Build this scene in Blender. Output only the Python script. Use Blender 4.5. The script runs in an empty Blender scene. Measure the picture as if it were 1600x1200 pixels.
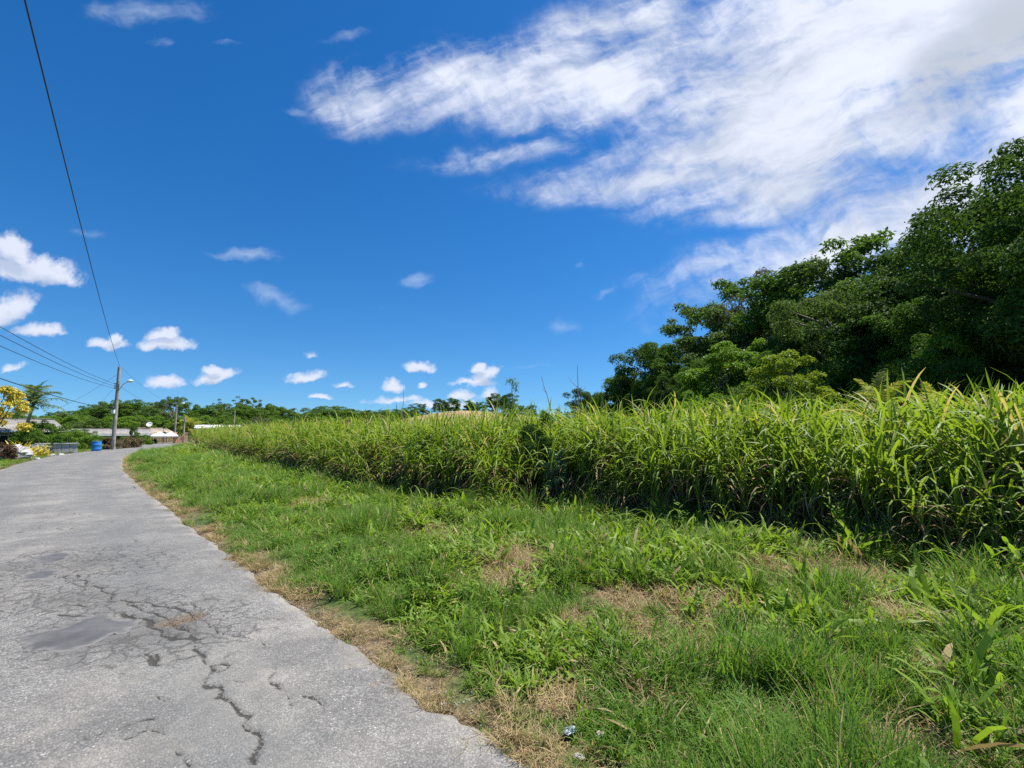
import bpy, math, random
import numpy as np
from mathutils import Vector, Matrix, Euler

# ------------------------------------------------------------------ camera, sky, sun, exposure
SC = bpy.context.scene
COL = SC.collection
random.seed(7)
RNG = np.random.default_rng(7)

CAM_H = 1.65
FPX = 733.0                      # focal length in pixels of the 1600 px wide photograph
PITCH = math.atan(72.0 / FPX)
cam_d = bpy.data.cameras.new('camera')
cam_d.sensor_width = 36.0
cam_d.lens = FPX / 1600.0 * 36.0
cam_d.clip_start = 0.05
cam_d.clip_end = 6000.0
cam = bpy.data.objects.new('camera', cam_d)
cam.location = (0, 0, CAM_H)
cam.rotation_euler = (math.pi / 2 + PITCH, 0, 0)
COL.objects.link(cam)
SC.camera = cam

SUN_EL, SUN_AZ = math.radians(65.0), math.radians(70.0)   # azimuth clockwise from the view direction (+Y)
SKY_STRENGTH = 0.070
SUN_STRENGTH = 5.0
sun_vec = Vector((math.cos(SUN_EL) * math.sin(SUN_AZ), math.cos(SUN_EL) * math.cos(SUN_AZ), math.sin(SUN_EL)))
sl = bpy.data.lights.new('sun', 'SUN')
sl.energy = SUN_STRENGTH
sl.angle = math.radians(0.53)
sl.color = (1.0, 0.955, 0.88)
sun = bpy.data.objects.new('sun', sl)
sun.rotation_euler = sun_vec.to_track_quat('Z', 'Y').to_euler()
sun.location = (30, 20, 60)
COL.objects.link(sun)

SC.view_settings.view_transform = 'Standard'
SC.view_settings.look = 'None'
SC.view_settings.exposure = 0.75
SC.view_settings.gamma = 1.0
SC.view_settings.use_curve_mapping = False
SC.render.engine = 'CYCLES'
SC.cycles.max_bounces = 7
SC.cycles.diffuse_bounces = 3
SC.cycles.glossy_bounces = 2
SC.cycles.transmission_bounces = 4
SC.cycles.transparent_max_bounces = 4
SC.cycles.use_denoising = False
SC.cycles.sample_clamp_indirect = 6.0


def ray(px, py):
    """direction in the world of a pixel of the photograph"""
    x, y = (px - 800.0) / FPX, (600.0 - py) / FPX
    c, s = math.cos(PITCH), math.sin(PITCH)
    return np.array([x, c - y * s, s + y * c])


def at(px, py, z=0.0):
    d = ray(px, py)
    t = (z - CAM_H) / d[2]
    return np.array([d[0] * t, d[1] * t, z])


def at_depth(px, py, dep):
    d = ray(px, py)
    t = dep / d[1]
    return np.array([d[0] * t, dep, CAM_H + d[2] * t])


# ---- world: Nishita sky with clouds by direction
W = bpy.data.worlds.new('World')
SC.world = W
W.use_nodes = True
NT = W.node_tree
NT.nodes.clear()


def nd(tree, kind, **kw):
    n = tree.nodes.new(kind)
    for k, v in kw.items():
        setattr(n, k, v)
    return n


def lk(tree, a, b):
    tree.links.new(a, b)


class NB:
    """tiny helper that writes maths in a node tree"""
    def __init__(self, tree):
        self.t = tree

    def m(self, op, a, b=None, c=None, clamp=False):
        n = self.t.nodes.new('ShaderNodeMath')
        n.operation = op
        n.use_clamp = clamp
        for i, v in enumerate((a, b, c)):
            if v is None:
                continue
            if isinstance(v, (int, float)):
                n.inputs[i].default_value = v
            else:
                self.t.links.new(v, n.inputs[i])
        return n.outputs[0]

    def ramp(self, v, lo, hi, a=0.0, b=1.0):
        n = self.t.nodes.new('ShaderNodeMapRange')
        n.interpolation_type = 'SMOOTHSTEP'
        self.t.links.new(v, n.inputs[0])
        for i, q in enumerate((lo, hi, a, b)):
            if isinstance(q, (int, float)):
                n.inputs[1 + i].default_value = q
            else:
                self.t.links.new(q, n.inputs[1 + i])
        return n.outputs[0]

    def noise(self, vec, scale, detail=5.0, rough=0.55, dist=0.0, color=False):
        n = self.t.nodes.new('ShaderNodeTexNoise')
        n.inputs['Scale'].default_value = scale
        n.inputs['Detail'].default_value = detail
        n.inputs['Roughness'].default_value = rough
        n.inputs['Distortion'].default_value = dist
        if vec is not None:
            self.t.links.new(vec, n.inputs['Vector'])
        return n.outputs['Color' if color else 'Fac']

    def mapping(self, vec, loc=(0, 0, 0), rot=(0, 0, 0), scale=(1, 1, 1), kind='TEXTURE'):
        n = self.t.nodes.new('ShaderNodeMapping')
        n.vector_type = kind
        n.inputs['Location'].default_value = loc
        n.inputs['Rotation'].default_value = rot
        n.inputs['Scale'].default_value = scale
        self.t.links.new(vec, n.inputs['Vector'])
        return n.outputs[0]

    def vm(self, op, a, b=None, s=None):
        n = self.t.nodes.new('ShaderNodeVectorMath')
        n.operation = op
        for i, v in enumerate((a, b)):
            if v is None:
                continue
            if isinstance(v, (tuple, list)):
                n.inputs[i].default_value = v
            else:
                self.t.links.new(v, n.inputs[i])
        if s is not None:
            n.inputs['Scale'].default_value = s
        return n.outputs['Value'] if op in ('LENGTH', 'DOT_PRODUCT', 'DISTANCE') else n.outputs[0]

    def mix(self, f, a, b, blend='MIX'):
        n = self.t.nodes.new('ShaderNodeMix')
        n.data_type = 'RGBA'
        n.blend_type = blend
        ins = [n.inputs[0], n.inputs[6], n.inputs[7]]
        for i, v in zip(ins, (f, a, b)):
            if isinstance(v, (int, float)):
                i.default_value = v
            elif isinstance(v, (tuple, list)):
                i.default_value = (*v[:3], 1.0)
            else:
                self.t.links.new(v, i)
        return n.outputs[2]


def build_world():
    b = NB(NT)
    tc = nd(NT, 'ShaderNodeTexCoord')
    dirv = b.vm('NORMALIZE', tc.outputs['Generated'])
    sep = nd(NT, 'ShaderNodeSeparateXYZ')
    lk(NT, dirv, sep.inputs[0])
    X, Y, Z = sep.outputs
    sky = nd(NT, 'ShaderNodeTexSky')
    sky.sky_type = 'NISHITA'
    sky.sun_disc = False
    sky.sun_elevation = SUN_EL
    sky.sun_rotation = SUN_AZ
    sky.altitude = 0
    sky.air_density = 1.0
    sky.dust_density = 0.25
    sky.ozone_density = 3.0
    hsv = nd(NT, 'ShaderNodeHueSaturation')
    hsv.inputs['Saturation'].default_value = 1.36
    hsv.inputs['Value'].default_value = 1.0
    # near the horizon the tropical air stays blue: look the sky up a little above the true direction
    zup = b.m('ADD', b.m('MULTIPLY', b.m('MAXIMUM', Z, 0.0), 0.93), 0.07)
    sv = nd(NT, 'ShaderNodeCombineXYZ')
    lk(NT, X, sv.inputs[0]); lk(NT, Y, sv.inputs[1]); lk(NT, zup, sv.inputs[2])
    lk(NT, b.vm('NORMALIZE', sv.outputs[0]), sky.inputs['Vector'])
    lk(NT, sky.outputs[0], hsv.inputs['Color'])
    skyc = b.vm('SCALE', hsv.outputs[0], s=SKY_STRENGTH)
    skyc = b.vm('MULTIPLY', skyc, (0.80, 1.06, 1.22))

    # plane through the sky one unit ahead of +Y: u right, v up
    ys = b.m('MAXIMUM', b.m('ABSOLUTE', Y), 0.02)
    ysn = b.m('MULTIPLY', ys, b.m('SIGN', Y))
    u = b.m('DIVIDE', X, ysn)
    v = b.m('DIVIDE', Z, ysn)
    cmb = nd(NT, 'ShaderNodeCombineXYZ')
    lk(NT, u, cmb.inputs[0]); lk(NT, v, cmb.inputs[1])
    uv = cmb.outputs[0]

    def uvp(px, py):
        d = ray(px, py)
        return d[0] / d[1], d[2] / d[1]

    # warp for ragged outlines
    w1 = b.vm('SUBTRACT', b.noise(uv, 9.0, 5, 0.6, color=True), (0.5, 0.5, 0.5))
    w2 = b.vm('SUBTRACT', b.noise(uv, 3.0, 4, 0.55, color=True), (0.5, 0.5, 0.5))

    def field(blobs, vec, flat=0.0):
        acc = None
        for (px, py, hw, hh, rot, amp) in blobs:
            cu, cv = uvp(px, py)
            k = b.mapping(vec, (cu, cv, 0), (0, 0, math.radians(rot)), (hw / FPX, hh / FPX, 1))
            if flat:      # cumulus: the underside falls off faster than the top
                sp = nd(NT, 'ShaderNodeSeparateXYZ'); lk(NT, k, sp.inputs[0])
                k2 = nd(NT, 'ShaderNodeCombineXYZ'); lk(NT, sp.outputs[0], k2.inputs[0])
                lk(NT, b.m('MAXIMUM', sp.outputs[1], b.m('MULTIPLY', sp.outputs[1], -flat)), k2.inputs[1])
                k = k2.outputs[0]
            f = b.m('MULTIPLY', b.m('SUBTRACT', 1.0, b.vm('LENGTH', k)), amp)
            acc = f if acc is None else b.m('MAXIMUM', acc, f)
        return acc

    # ---- the big bank, upper right (and on beyond the frame)
    vb = b.vm('ADD', uv, b.vm('SCALE', w2, s=0.13))
    vb = b.vm('ADD', vb, b.vm('SCALE', w1, s=0.045))
    bank = field([
        (585, 148, 120, 78, 0, 0.75), (700, 130, 190, 92, 4, 0.75), (930, 120, 330, 110, 8, 0.95), (1420, 60, 600, 260, 14, 1.35),
        (1230, 190, 360, 130, 12, 1.1), (1090, 235, 220, 70, 6, 0.75), (1030, 282, 290, 42, 3, 0.85), (1210, 290, 260, 74, 8, 0.85), (1500, 290, 420, 90, 20, 0.80),
        (1320, 385, 360, 74, 19, 0.95), (780, 243, 150, 24, 5, 0.42), (1010, 20, 260, 70, 16, 0.55), (1900, 150, 700, 420, 10, 1.3), (1130, 415, 170, 40, 12, 0.55),
    ], vb)
    # long bands running up to the right, broken by finer ripples across them
    st = b.mapping(vb, (0, 0, 0), (0, 0, math.radians(13)), (3.2, 1, 1))
    n_st = b.noise(st, 6.5, 8, 0.60, 0.5)
    st2 = b.mapping(vb, (0.3, 0.1, 0), (0, 0, math.radians(24)), (2.0, 0.55, 1))
    n_s2 = b.noise(st2, 9.0, 6, 0.62, 0.4)
    rp = b.mapping(vb, (0, 0, 0), (0, 0, math.radians(-60)), (1.8, 0.8, 1))
    n_rp = b.noise(rp, 20.0, 5, 0.62, 0.3)
    dens = b.m('ADD', b.m('MULTIPLY', bank, 1.15), b.m('MULTIPLY', b.m('SUBTRACT', n_st, 0.5), 2.1))
    dens = b.m('ADD', dens, b.m('MULTIPLY', b.m('SUBTRACT', n_s2, 0.5), 1.1))
    dens = b.m('ADD', dens, b.m('MULTIPLY', b.m('SUBTRACT', n_rp, 0.5), 0.75))
    bmask = b.ramp(dens, -0.22, 1.02)
    bmask = b.m('MULTIPLY', bmask, b.ramp(bank, -0.16, 0.25))
    bmask = b.m('MULTIPLY', bmask, 0.95)
    # inner tone of the bank
    n_in = b.noise(st, 4.0, 6, 0.6, 0.3)
    tone = b.ramp(b.m('ADD', b.m('MULTIPLY', n_in, 0.6), b.m('MULTIPLY', n_s2, 0.4)), 0.34, 0.60)
    grey = field([(1500, 120, 170, 95, 40, 1.0), (1590, 40, 150, 110, 30, 1.0)], vb)
    tone = b.m('MULTIPLY', tone, b.ramp(grey, -0.2, 0.7, 1.0, 0.15))
    bankc = b.mix(tone, (0.345, 0.385, 0.47), (0.55, 0.575, 0.645))
    bankc = b.mix(b.ramp(grey, -0.1, 0.9, 0.0, 0.85), bankc, (0.36, 0.385, 0.42))

    # ---- small cumulus
    vc = b.vm('ADD', uv, b.vm('SCALE', w1, s=0.04))
    vc = b.vm('ADD', vc, b.vm('SCALE', b.vm('SUBTRACT', b.noise(uv, 32.0, 4, 0.6, color=True), (0.5, 0.5, 0.5)), s=0.022))
    cum = [
        (50, 428, 95, 38, -8, 1.0), (18, 395, 60, 34, -30, 1.0), (15, 490, 55, 42, 30, 1.0), (62, 520, 50, 18, 0, 1.0),
        (172, 540, 40, 14, -4, 0.9), (180, 532, 16, 14, 0, 1.0), (262, 543, 52, 20, 0, 1.0), (258, 528, 34, 16, 0, 1.0), (256, 603, 40, 17, 0, 1.0), (336, 590, 40, 17, 14, 1.0),
        (330, 580, 20, 12, 0, 1.0), (652, 577, 29, 13, 0, 1.0), (612, 606, 20, 17, 0, 1.0), (480, 590, 38, 12, 10, 0.8), (500, 622, 26, 8, 0, 0.8),
        (757, 592, 34, 17, 30, 1.0), (748, 580, 18, 16, 0, 1.0), (738, 600, 40, 10, 0, 0.7), (660, 603, 11, 7, 0, 0.9), (690, 632, 70, 11, 0, 0.7), (620, 625, 60, 8, 0, 0.5),
        (720, 618, 30, 10, 0, 0.7), (20, 575, 28, 10, 20, 0.7), (765, 620, 20, 18, 0, 0.7), (535, 600, 20, 6, 0, 0.6), (482, 556, 16, 8, 0, 0.55),
    ]
    fc = field(cum, vc, 1.9)
    nz = b.noise(uv, 26.0, 7, 0.62)
    dc = b.m('ADD', b.m('MULTIPLY', fc, 1.25), b.m('MULTIPLY', b.m('SUBTRACT', nz, 0.47), 1.7))
    cm = b.m('MULTIPLY', b.ramp(dc, 0.0, 0.78), b.ramp(fc, -0.15, 0.12))
    cm = b.m('MULTIPLY', cm, 0.93)
    # shaded undersides: the cumulus field sampled a little lower
    lower = field([(p, q + r4 * 0.55, r3 * 1.05, r4 * 0.75, r5, 1.0) for (p, q, r3, r4, r5, r6) in cum if r4 > 11], vc)
    und = b.ramp(b.m('ADD', lower, b.m('MULTIPLY', b.m('SUBTRACT', nz, 0.5), 0.8)), 0.1, 0.8, 0.0, 0.8)
    cumc = b.mix(und, (0.49, 0.52, 0.60), (0.29, 0.34, 0.46))

    # ---- wisps
    wv = b.vm('ADD', uv, b.vm('SCALE', w2, s=0.10))
    wv = b.vm('ADD', wv, b.vm('SCALE', w1, s=0.06))
    fw = field([
        (390, 396, 85, 16, 3, 0.8), (435, 462, 75, 24, -22, 0.75), (652, 438, 42, 20, 8, 0.75), (875, 506, 42, 16, 10, 0.55), (915, 412, 20, 8, 0, 0.5),
        (945, 460, 34, 9, 10, 0.5), (230, 14, 150, 34, 8, 0.7), (350, 62, 46, 10, -10, 0.5), (545, 52, 60, 14, 10, 0.5), (140, 367, 44, 12, -6, 0.5),
        (830, 570, 60, 8, 0, 0.4), (1100, 420, 120, 20, 16, 0.7), (470, 168, 50, 12, -10, 0.5), (600, 480, 40, 8, 0, 0.25), (250, 65, 40, 14, 0, 0.5),
    ], wv)
    nw = b.noise(b.mapping(wv, (0, 0, 0), (0, 0, 0.12), (2.2, 1, 1)), 17.0, 7, 0.65)
    wm = b.m('MULTIPLY', b.ramp(b.m('ADD', fw, b.m('MULTIPLY', b.m('SUBTRACT', nw, 0.5), 1.5)), 0.05, 1.0), b.ramp(fw, 0.0, 0.35))
    wm = b.m('MULTIPLY', wm, 0.42)

    # ---- the rest of the sky, outside the photograph: the same sort of cloud, scattered
    zc = b.m('ADD', b.m('MAXIMUM', Z, 0.0), 0.12)
    c2 = nd(NT, 'ShaderNodeCombineXYZ')
    lk(NT, b.m('DIVIDE', X, zc), c2.inputs[0]); lk(NT, b.m('DIVIDE', Y, zc), c2.inputs[1])
    g = b.noise(c2.outputs[0], 1.1, 9, 0.6, 0.4)
    gm = b.m('MULTIPLY', b.ramp(g, 0.55, 0.70), b.ramp(Y, 0.42, 0.0))
    gm = b.m('MULTIPLY', gm, b.ramp(Z, 0.0, 0.1))

    up = b.ramp(Z, -0.005, 0.02)
    c = skyc
    c = b.mix(b.m('MULTIPLY', gm, 0.85), c, (0.51, 0.54, 0.63))
    c = b.mix(b.m('MULTIPLY', wm, up), c, (0.45, 0.52, 0.63))
    c = b.mix(b.m('MULTIPLY', cm, up), c, cumc)
    c = b.mix(b.m('MULTIPLY', bmask, up), c, bankc)
    bg = nd(NT, 'ShaderNodeBackground')
    bg.inputs['Strength'].default_value = 1.0
    lk(NT, c, bg.inputs['Color'])
    out = nd(NT, 'ShaderNodeOutputWorld')
    lk(NT, bg.outputs[0], out.inputs['Surface'])


build_world()
W.cycles.sampling_method = 'MANUAL'
W.cycles.sample_map_resolution = 512
# ------------------------------------------------------------------ helpers
def hash2(ix, iy, seed):
    h = (ix.astype(np.int64) * 374761393 + iy.astype(np.int64) * 668265263 + seed * 1442695041) & 0xffffffff
    h = ((h ^ (h >> 13)) * 1274126177) & 0xffffffff
    h = h ^ (h >> 16)
    return (h & 0xffff) / 65535.0


def vnoise(x, y, scale, seed=0):
    """smooth value noise, 0..1, features of the given size"""
    x = np.asarray(x, float) / scale; y = np.asarray(y, float) / scale
    ix = np.floor(x); iy = np.floor(y)
    fx = x - ix; fy = y - iy
    fx = fx * fx * (3 - 2 * fx); fy = fy * fy * (3 - 2 * fy)
    a = hash2(ix, iy, seed); b = hash2(ix + 1, iy, seed)
    c = hash2(ix, iy + 1, seed); d = hash2(ix + 1, iy + 1, seed)
    return (a * (1 - fx) + b * fx) * (1 - fy) + (c * (1 - fx) + d * fx) * fy


def fbm(x, y, scale, seed=0, octaves=4):
    s, amp, tot = 0, 1.0, 0.0
    for k in range(octaves):
        s = s + amp * vnoise(x, y, scale / 2 ** k, seed + 17 * k)
        tot += amp; amp *= 0.5
    return s / tot


def sstep(x, a, b):
    t = np.clip((np.asarray(x, float) - a) / (b - a), 0, 1)
    return t * t * (3 - 2 * t)


def mk_mesh(name, V, F, mats=(), fmat=None, smooth=False):
    """V (n,3); F = list of arrays (m,3) or (m,4)"""
    me = bpy.data.meshes.new(name)
    V = np.asarray(V, np.float32)
    F = [np.asarray(f, np.int32) for f in (F if isinstance(F, (list, tuple)) else [F]) if len(f)]
    me.vertices.add(len(V)); me.vertices.foreach_set('co', V.ravel())
    tot = np.concatenate([np.full(len(f), f.shape[1], np.int32) for f in F])
    loops = np.concatenate([f.ravel() for f in F])
    st = np.concatenate([[0], np.cumsum(tot)[:-1]]).astype(np.int32)
    me.loops.add(len(loops)); me.loops.foreach_set('vertex_index', loops)
    me.polygons.add(len(tot)); me.polygons.foreach_set('loop_start', st)
    try:
        me.polygons.foreach_set('loop_total', tot)
    except Exception:
        pass
    for m in mats:
        me.materials.append(m)
    if fmat is not None:
        me.polygons.foreach_set('material_index', np.asarray(fmat, np.int32))
    me.polygons.foreach_set('use_smooth', np.full(len(tot), bool(smooth)))
    me.update(calc_edges=True)
    me.validate()
    return me


class Geo:
    """collects verts, faces, material slots"""
    def __init__(self):
        self.v, self.q, self.t, self.qm, self.tm, self.n = [], [], [], [], [], 0

    def add(self, V, F, mat=0):
        V = np.asarray(V, float).reshape(-1, 3)
        F = np.asarray(F, np.int64)
        if F.shape[1] == 4:
            self.q.append(F + self.n); self.qm.append(np.full(len(F), mat))
        else:
            self.t.append(F + self.n); self.tm.append(np.full(len(F), mat))
        self.v.append(V); self.n += len(V)
        return self

    def mesh(self, name, mats, smooth=False):
        F, fm = [], []
        if self.q:
            F.append(np.concatenate(self.q)); fm.append(np.concatenate(self.qm))
        if self.t:
            F.append(np.concatenate(self.t)); fm.append(np.concatenate(self.tm))
        return mk_mesh(name, np.concatenate(self.v), F, mats, np.concatenate(fm), smooth)

    def box(self, c, s, mat=0, rz=0.0):
        x, y, z = np.array(s) / 2.0
        V = np.array([[i, j, k] for k in (-z, z) for j in (-y, y) for i in (-x, x)])
        ca, sa = math.cos(rz), math.sin(rz)
        V = V @ np.array([[ca, sa, 0], [-sa, ca, 0], [0, 0, 1]]) + np.array(c)
        return self.add(V, [[0, 2, 3, 1], [4, 5, 7, 6], [0, 1, 5, 4], [2, 6, 7, 3], [0, 4, 6, 2], [1, 3, 7, 5]], mat)

    def tube(self, P, R, n=7, mat=0, cap=True):
        V, F = tube_arr(P, R, n)
        self.add(V, F, mat)
        if cap:
            k = len(P)
            for base, flip in ((0, True), ((k - 1) * n, False)):
                ring = V[base:base + n]
                Vc = np.vstack([ring, ring.mean(0)])
                T = [[i, (i + 1) % n, n] if not flip else [(i + 1) % n, i, n] for i in range(n)]
                self.add(Vc, T, mat)
        return self


def tube_arr(P, R, n=7):
    P = np.asarray(P, float); R = np.broadcast_to(np.asarray(R, float), (len(P),))
    T = np.gradient(P, axis=0); T /= np.linalg.norm(T, axis=1)[:, None] + 1e-9
    up = np.array([0.0, 0, 1]) if abs(T[0][2]) < 0.9 else np.array([1.0, 0, 0])
    V = []
    for p, t, r in zip(P, T, R):
        a = np.cross(t, up); a /= np.linalg.norm(a) + 1e-9
        b = np.cross(t, a)
        ang = np.arange(n) * 2 * math.pi / n
        V.append(p + r * (np.cos(ang)[:, None] * a + np.sin(ang)[:, None] * b))
    V = np.concatenate(V)
    F = [[i * n + j, i * n + (j + 1) % n, (i + 1) * n + (j + 1) % n, (i + 1) * n + j] for i in range(len(P) - 1) for j in range(n)]
    return V, np.array(F)


def lathe(profile, n=24):
    V = [[r * math.cos(a), r * math.sin(a), z] for r, z in profile for a in np.arange(n) * 2 * math.pi / n]
    F = [[i * n + j, i * n + (j + 1) % n, (i + 1) * n + (j + 1) % n, (i + 1) * n + j] for i in range(len(profile) - 1) for j in range(n)]
    return np.array(V), np.array(F)


def link(name, data, parent=None, loc=(0, 0, 0), rot=(0, 0, 0), scale=(1, 1, 1)):
    o = bpy.data.objects.new(name, data)
    o.location = loc; o.rotation_euler = rot; o.scale = scale
    if parent is not None:
        o.parent = parent
    COL.objects.link(o)
    return o


def tag(o, label=None, cat=None, group=None, kind=None):
    if label: o['label'] = label
    if cat: o['category'] = cat
    if group: o['group'] = group
    if kind: o['kind'] = kind
    return o


def thing(name, label, cat, loc=(0, 0, 0), rz=0.0, group=None, scale=(1, 1, 1)):
    return tag(link(name, None, None, loc, (0, 0, rz), scale), label, cat, group)


# ------------------------------------------------------------------ materials
def new_mat(name):
    m = bpy.data.materials.new(name)
    m.use_nodes = True
    m.node_tree.nodes.clear()
    return m, m.node_tree, NB(m.node_tree)


def plain(name, col, rough=0.75, var=0.25, scale=6.0, bump=0.15, metal=0.0, col2=None):
    m, t, b = new_mat(name)
    tc = nd(t, 'ShaderNodeTexCoord')
    n = b.noise(tc.outputs['Object'], scale, 6, 0.6)
    c2 = col2 if col2 else tuple(c * (1 - var) for c in col)
    c1 = col if col2 else tuple(min(1, c * (1 + var)) for c in col)
    c = b.mix(b.ramp(n, 0.3, 0.7), c2, c1)
    p = nd(t, 'ShaderNodeBsdfPrincipled')
    lk(t, c, p.inputs['Base Color'])
    p.inputs['Roughness'].default_value = rough
    p.inputs['Metallic'].default_value = metal
    bp = nd(t, 'ShaderNodeBump'); bp.inputs['Strength'].default_value = bump; bp.inputs['Distance'].default_value = 0.02
    lk(t, b.noise(tc.outputs['Object'], scale * 4, 5, 0.6), bp.inputs['Height'])
    lk(t, bp.outputs[0], p.inputs['Normal'])
    o = nd(t, 'ShaderNodeOutputMaterial'); lk(t, p.outputs[0], o.inputs['Surface'])
    return m


def leafmat(name, a, bcol, trans=0.35, rough=0.5, dry=None, dryf=0.0, patch=1.5, spec=0.35, tint=None, objvar=0.3):
    """two-tone leaf: colour varies leaf by leaf and in patches over the ground; lets light through"""
    m, t, b = new_mat(name)
    g = nd(t, 'ShaderNodeNewGeometry')
    oi = nd(t, 'ShaderNodeObjectInfo')
    n = b.noise(g.outputs['Position'], 1.0 / patch, 3, 0.55)
    f = b.m('ADD', b.m('MULTIPLY', g.outputs['Random Per Island'], 0.55), b.m('MULTIPLY', b.ramp(n, 0.3, 0.7), 0.45 - objvar * 0.5))
    f = b.m('ADD', f, b.m('MULTIPLY', oi.outputs['Random'], objvar * 0.5), clamp=True)
    c = b.mix(f, a, bcol)
    if dry:
        wn = nd(t, 'ShaderNodeTexWhiteNoise'); wn.noise_dimensions = '1D'
        lk(t, b.m('MULTIPLY', g.outputs['Random Per Island'], 371.7), wn.inputs['W'])
        k = b.m('LESS_THAN', wn.outputs[0], dryf)
        c = b.mix(k, c, dry)
    p = nd(t, 'ShaderNodeBsdfPrincipled')
    lk(t, c, p.inputs['Base Color'])
    p.inputs['Roughness'].default_value = rough
    p.inputs['Specular IOR Level'].default_value = spec
    tr = nd(t, 'ShaderNodeBsdfTranslucent')
    tc = b.vm('MULTIPLY', c, tint or (1.35, 1.35, 0.7))
    lk(t, tc, tr.inputs['Color'])
    mx = nd(t, 'ShaderNodeMixShader'); mx.inputs[0].default_value = trans
    lk(t, p.outputs[0], mx.inputs[1]); lk(t, tr.outputs[0], mx.inputs[2])
    o = nd(t, 'ShaderNodeOutputMaterial'); lk(t, mx.outputs[0], o.inputs['Surface'])
    return m


M = {}
M['grass'] = leafmat('verge_grass_blade', (0.072, 0.158, 0.014), (0.185, 0.300, 0.036), 0.42, 0.6, (0.42, 0.34, 0.16), 0.08, 0.9, 0.22)
M['grass_fine'] = leafmat('fine_grass_blade', (0.068, 0.160, 0.020), (0.165, 0.290, 0.048), 0.42, 0.6, (0.40, 0.33, 0.16), 0.06, 1.1, 0.22)
M['broad'] = leafmat('broad_grass_leaf', (0.105, 0.200, 0.018), (0.250, 0.360, 0.045), 0.44, 0.5, (0.42, 0.36, 0.12), 0.06, 0.8, 0.25)
M['dry'] = leafmat('dry_grass_blade', (0.25, 0.175, 0.085), (0.50, 0.39, 0.21), 0.25, 0.7, (0.12, 0.15, 0.04), 0.12, 0.8, 0.2, (1.1, 1.0, 0.8))
M['cane'] = leafmat('cane_leaf', (0.090, 0.178, 0.014), (0.275, 0.370, 0.046), 0.45, 0.5, (0.45, 0.37, 0.18), 0.13, 2.2, 0.28, (1.3, 1.3, 0.6))
M['cane_dry'] = leafmat('dead_cane_leaf', (0.20, 0.12, 0.06), (0.46, 0.34, 0.18), 0.3, 0.7, (0.24, 0.26, 0.07), 0.2, 1.0, 0.2, (1.1, 1.0, 0.8))
M['cane_stalk'] = plain('cane_stalk', (0.24, 0.20, 0.07), 0.5, 0.4, 9, 0.1, col2=(0.13, 0.07, 0.04))
M['leaf_dark'] = leafmat('dark_tree_leaf', (0.024, 0.058, 0.012), (0.090, 0.165, 0.030), 0.30, 0.62, None, 0, 2.5, 0.12)
M['leaf_mid'] = leafmat('green_tree_leaf', (0.045, 0.105, 0.014), (0.150, 0.255, 0.038), 0.30, 0.62, None, 0, 2.5, 0.12)
M['leaf_olive'] = leafmat('olive_tree_leaf', (0.060, 0.112, 0.022), (0.160, 0.235, 0.062), 0.30, 0.62, None, 0, 2.5, 0.12)
M['leaf_bright'] = leafmat('bright_tree_leaf', (0.080, 0.175, 0.014), (0.200, 0.320, 0.035), 0.42, 0.45, None, 0, 2.0, 0.22)
M['leaf_lime'] = leafmat('lime_tree_leaf', (0.120, 0.190, 0.014), (0.270, 0.350, 0.035), 0.42, 0.5, None, 0, 2.0, 0.2)
M['leaf_grey'] = leafmat('greyish_tree_leaf', (0.085, 0.085, 0.050), (0.170, 0.170, 0.100), 0.25, 0.6, None, 0, 2.5, 0.3)
M['leaf_silver'] = leafmat('blue_green_leaf', (0.050, 0.115, 0.040), (0.150, 0.240, 0.105), 0.25, 0.35, None, 0, 1.0, 0.6)
M['leaf_yellow'] = leafmat('yellow_leaf', (0.52, 0.40, 0.035), (0.72, 0.62, 0.12), 0.35, 0.45, (0.16, 0.26, 0.03), 0.14, 0.5, 0.4, (1.1, 1.05, 0.6))
M['leaf_red'] = leafmat('maroon_leaf', (0.055, 0.018, 0.018), (0.14, 0.05, 0.035), 0.2, 0.5, (0.08, 0.11, 0.02), 0.2, 0.5, 0.3)
M['leaf_rust'] = leafmat('rust_hedge_leaf', (0.10, 0.055, 0.035), (0.20, 0.13, 0.07), 0.2, 0.6, (0.09, 0.13, 0.03), 0.25, 0.6, 0.3)
M['palm'] = leafmat('palm_leaflet', (0.045, 0.095, 0.020), (0.13, 0.20, 0.045), 0.35, 0.6, (0.30, 0.27, 0.08), 0.06, 2.0, 0.2)
M['palm_yellow'] = leafmat('yellowing_palm_leaflet', (0.13, 0.19, 0.03), (0.28, 0.32, 0.05), 0.4, 0.65, (0.40, 0.32, 0.10), 0.15, 2.0, 0.15)
M['bark'] = plain('bark', (0.20, 0.17, 0.13), 0.9, 0.4, 5, 0.5)
M['bark_dark'] = plain('dark_bark', (0.075, 0.062, 0.048), 0.9, 0.4, 5, 0.5)
M['bark_pale'] = plain('pale_bark', (0.38, 0.35, 0.29), 0.9, 0.3, 5, 0.4)
M['deadwood'] = plain('dead_wood', (0.30, 0.25, 0.21), 0.9, 0.3, 6, 0.4)
M['polewood'] = plain('weathered_pole_wood', (0.30, 0.27, 0.235), 0.9, 0.3, 3, 0.5)
M['metal'] = plain('galvanised_steel', (0.55, 0.56, 0.57), 0.45, 0.15, 8, 0.05, 0.6)
M['white'] = plain('white_paint', (0.78, 0.78, 0.76), 0.6, 0.1, 3, 0.05)
M['wire'] = plain('cable_black', (0.03, 0.03, 0.035), 0.6, 0.2, 10, 0.0)
M['porcelain'] = plain('porcelain', (0.35, 0.33, 0.31), 0.3, 0.2, 10, 0.0)
M['roof_grey'] = plain('pale_corrugated_roof', (0.25, 0.235, 0.21), 0.6, 0.25, 1.2, 0.1)
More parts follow.
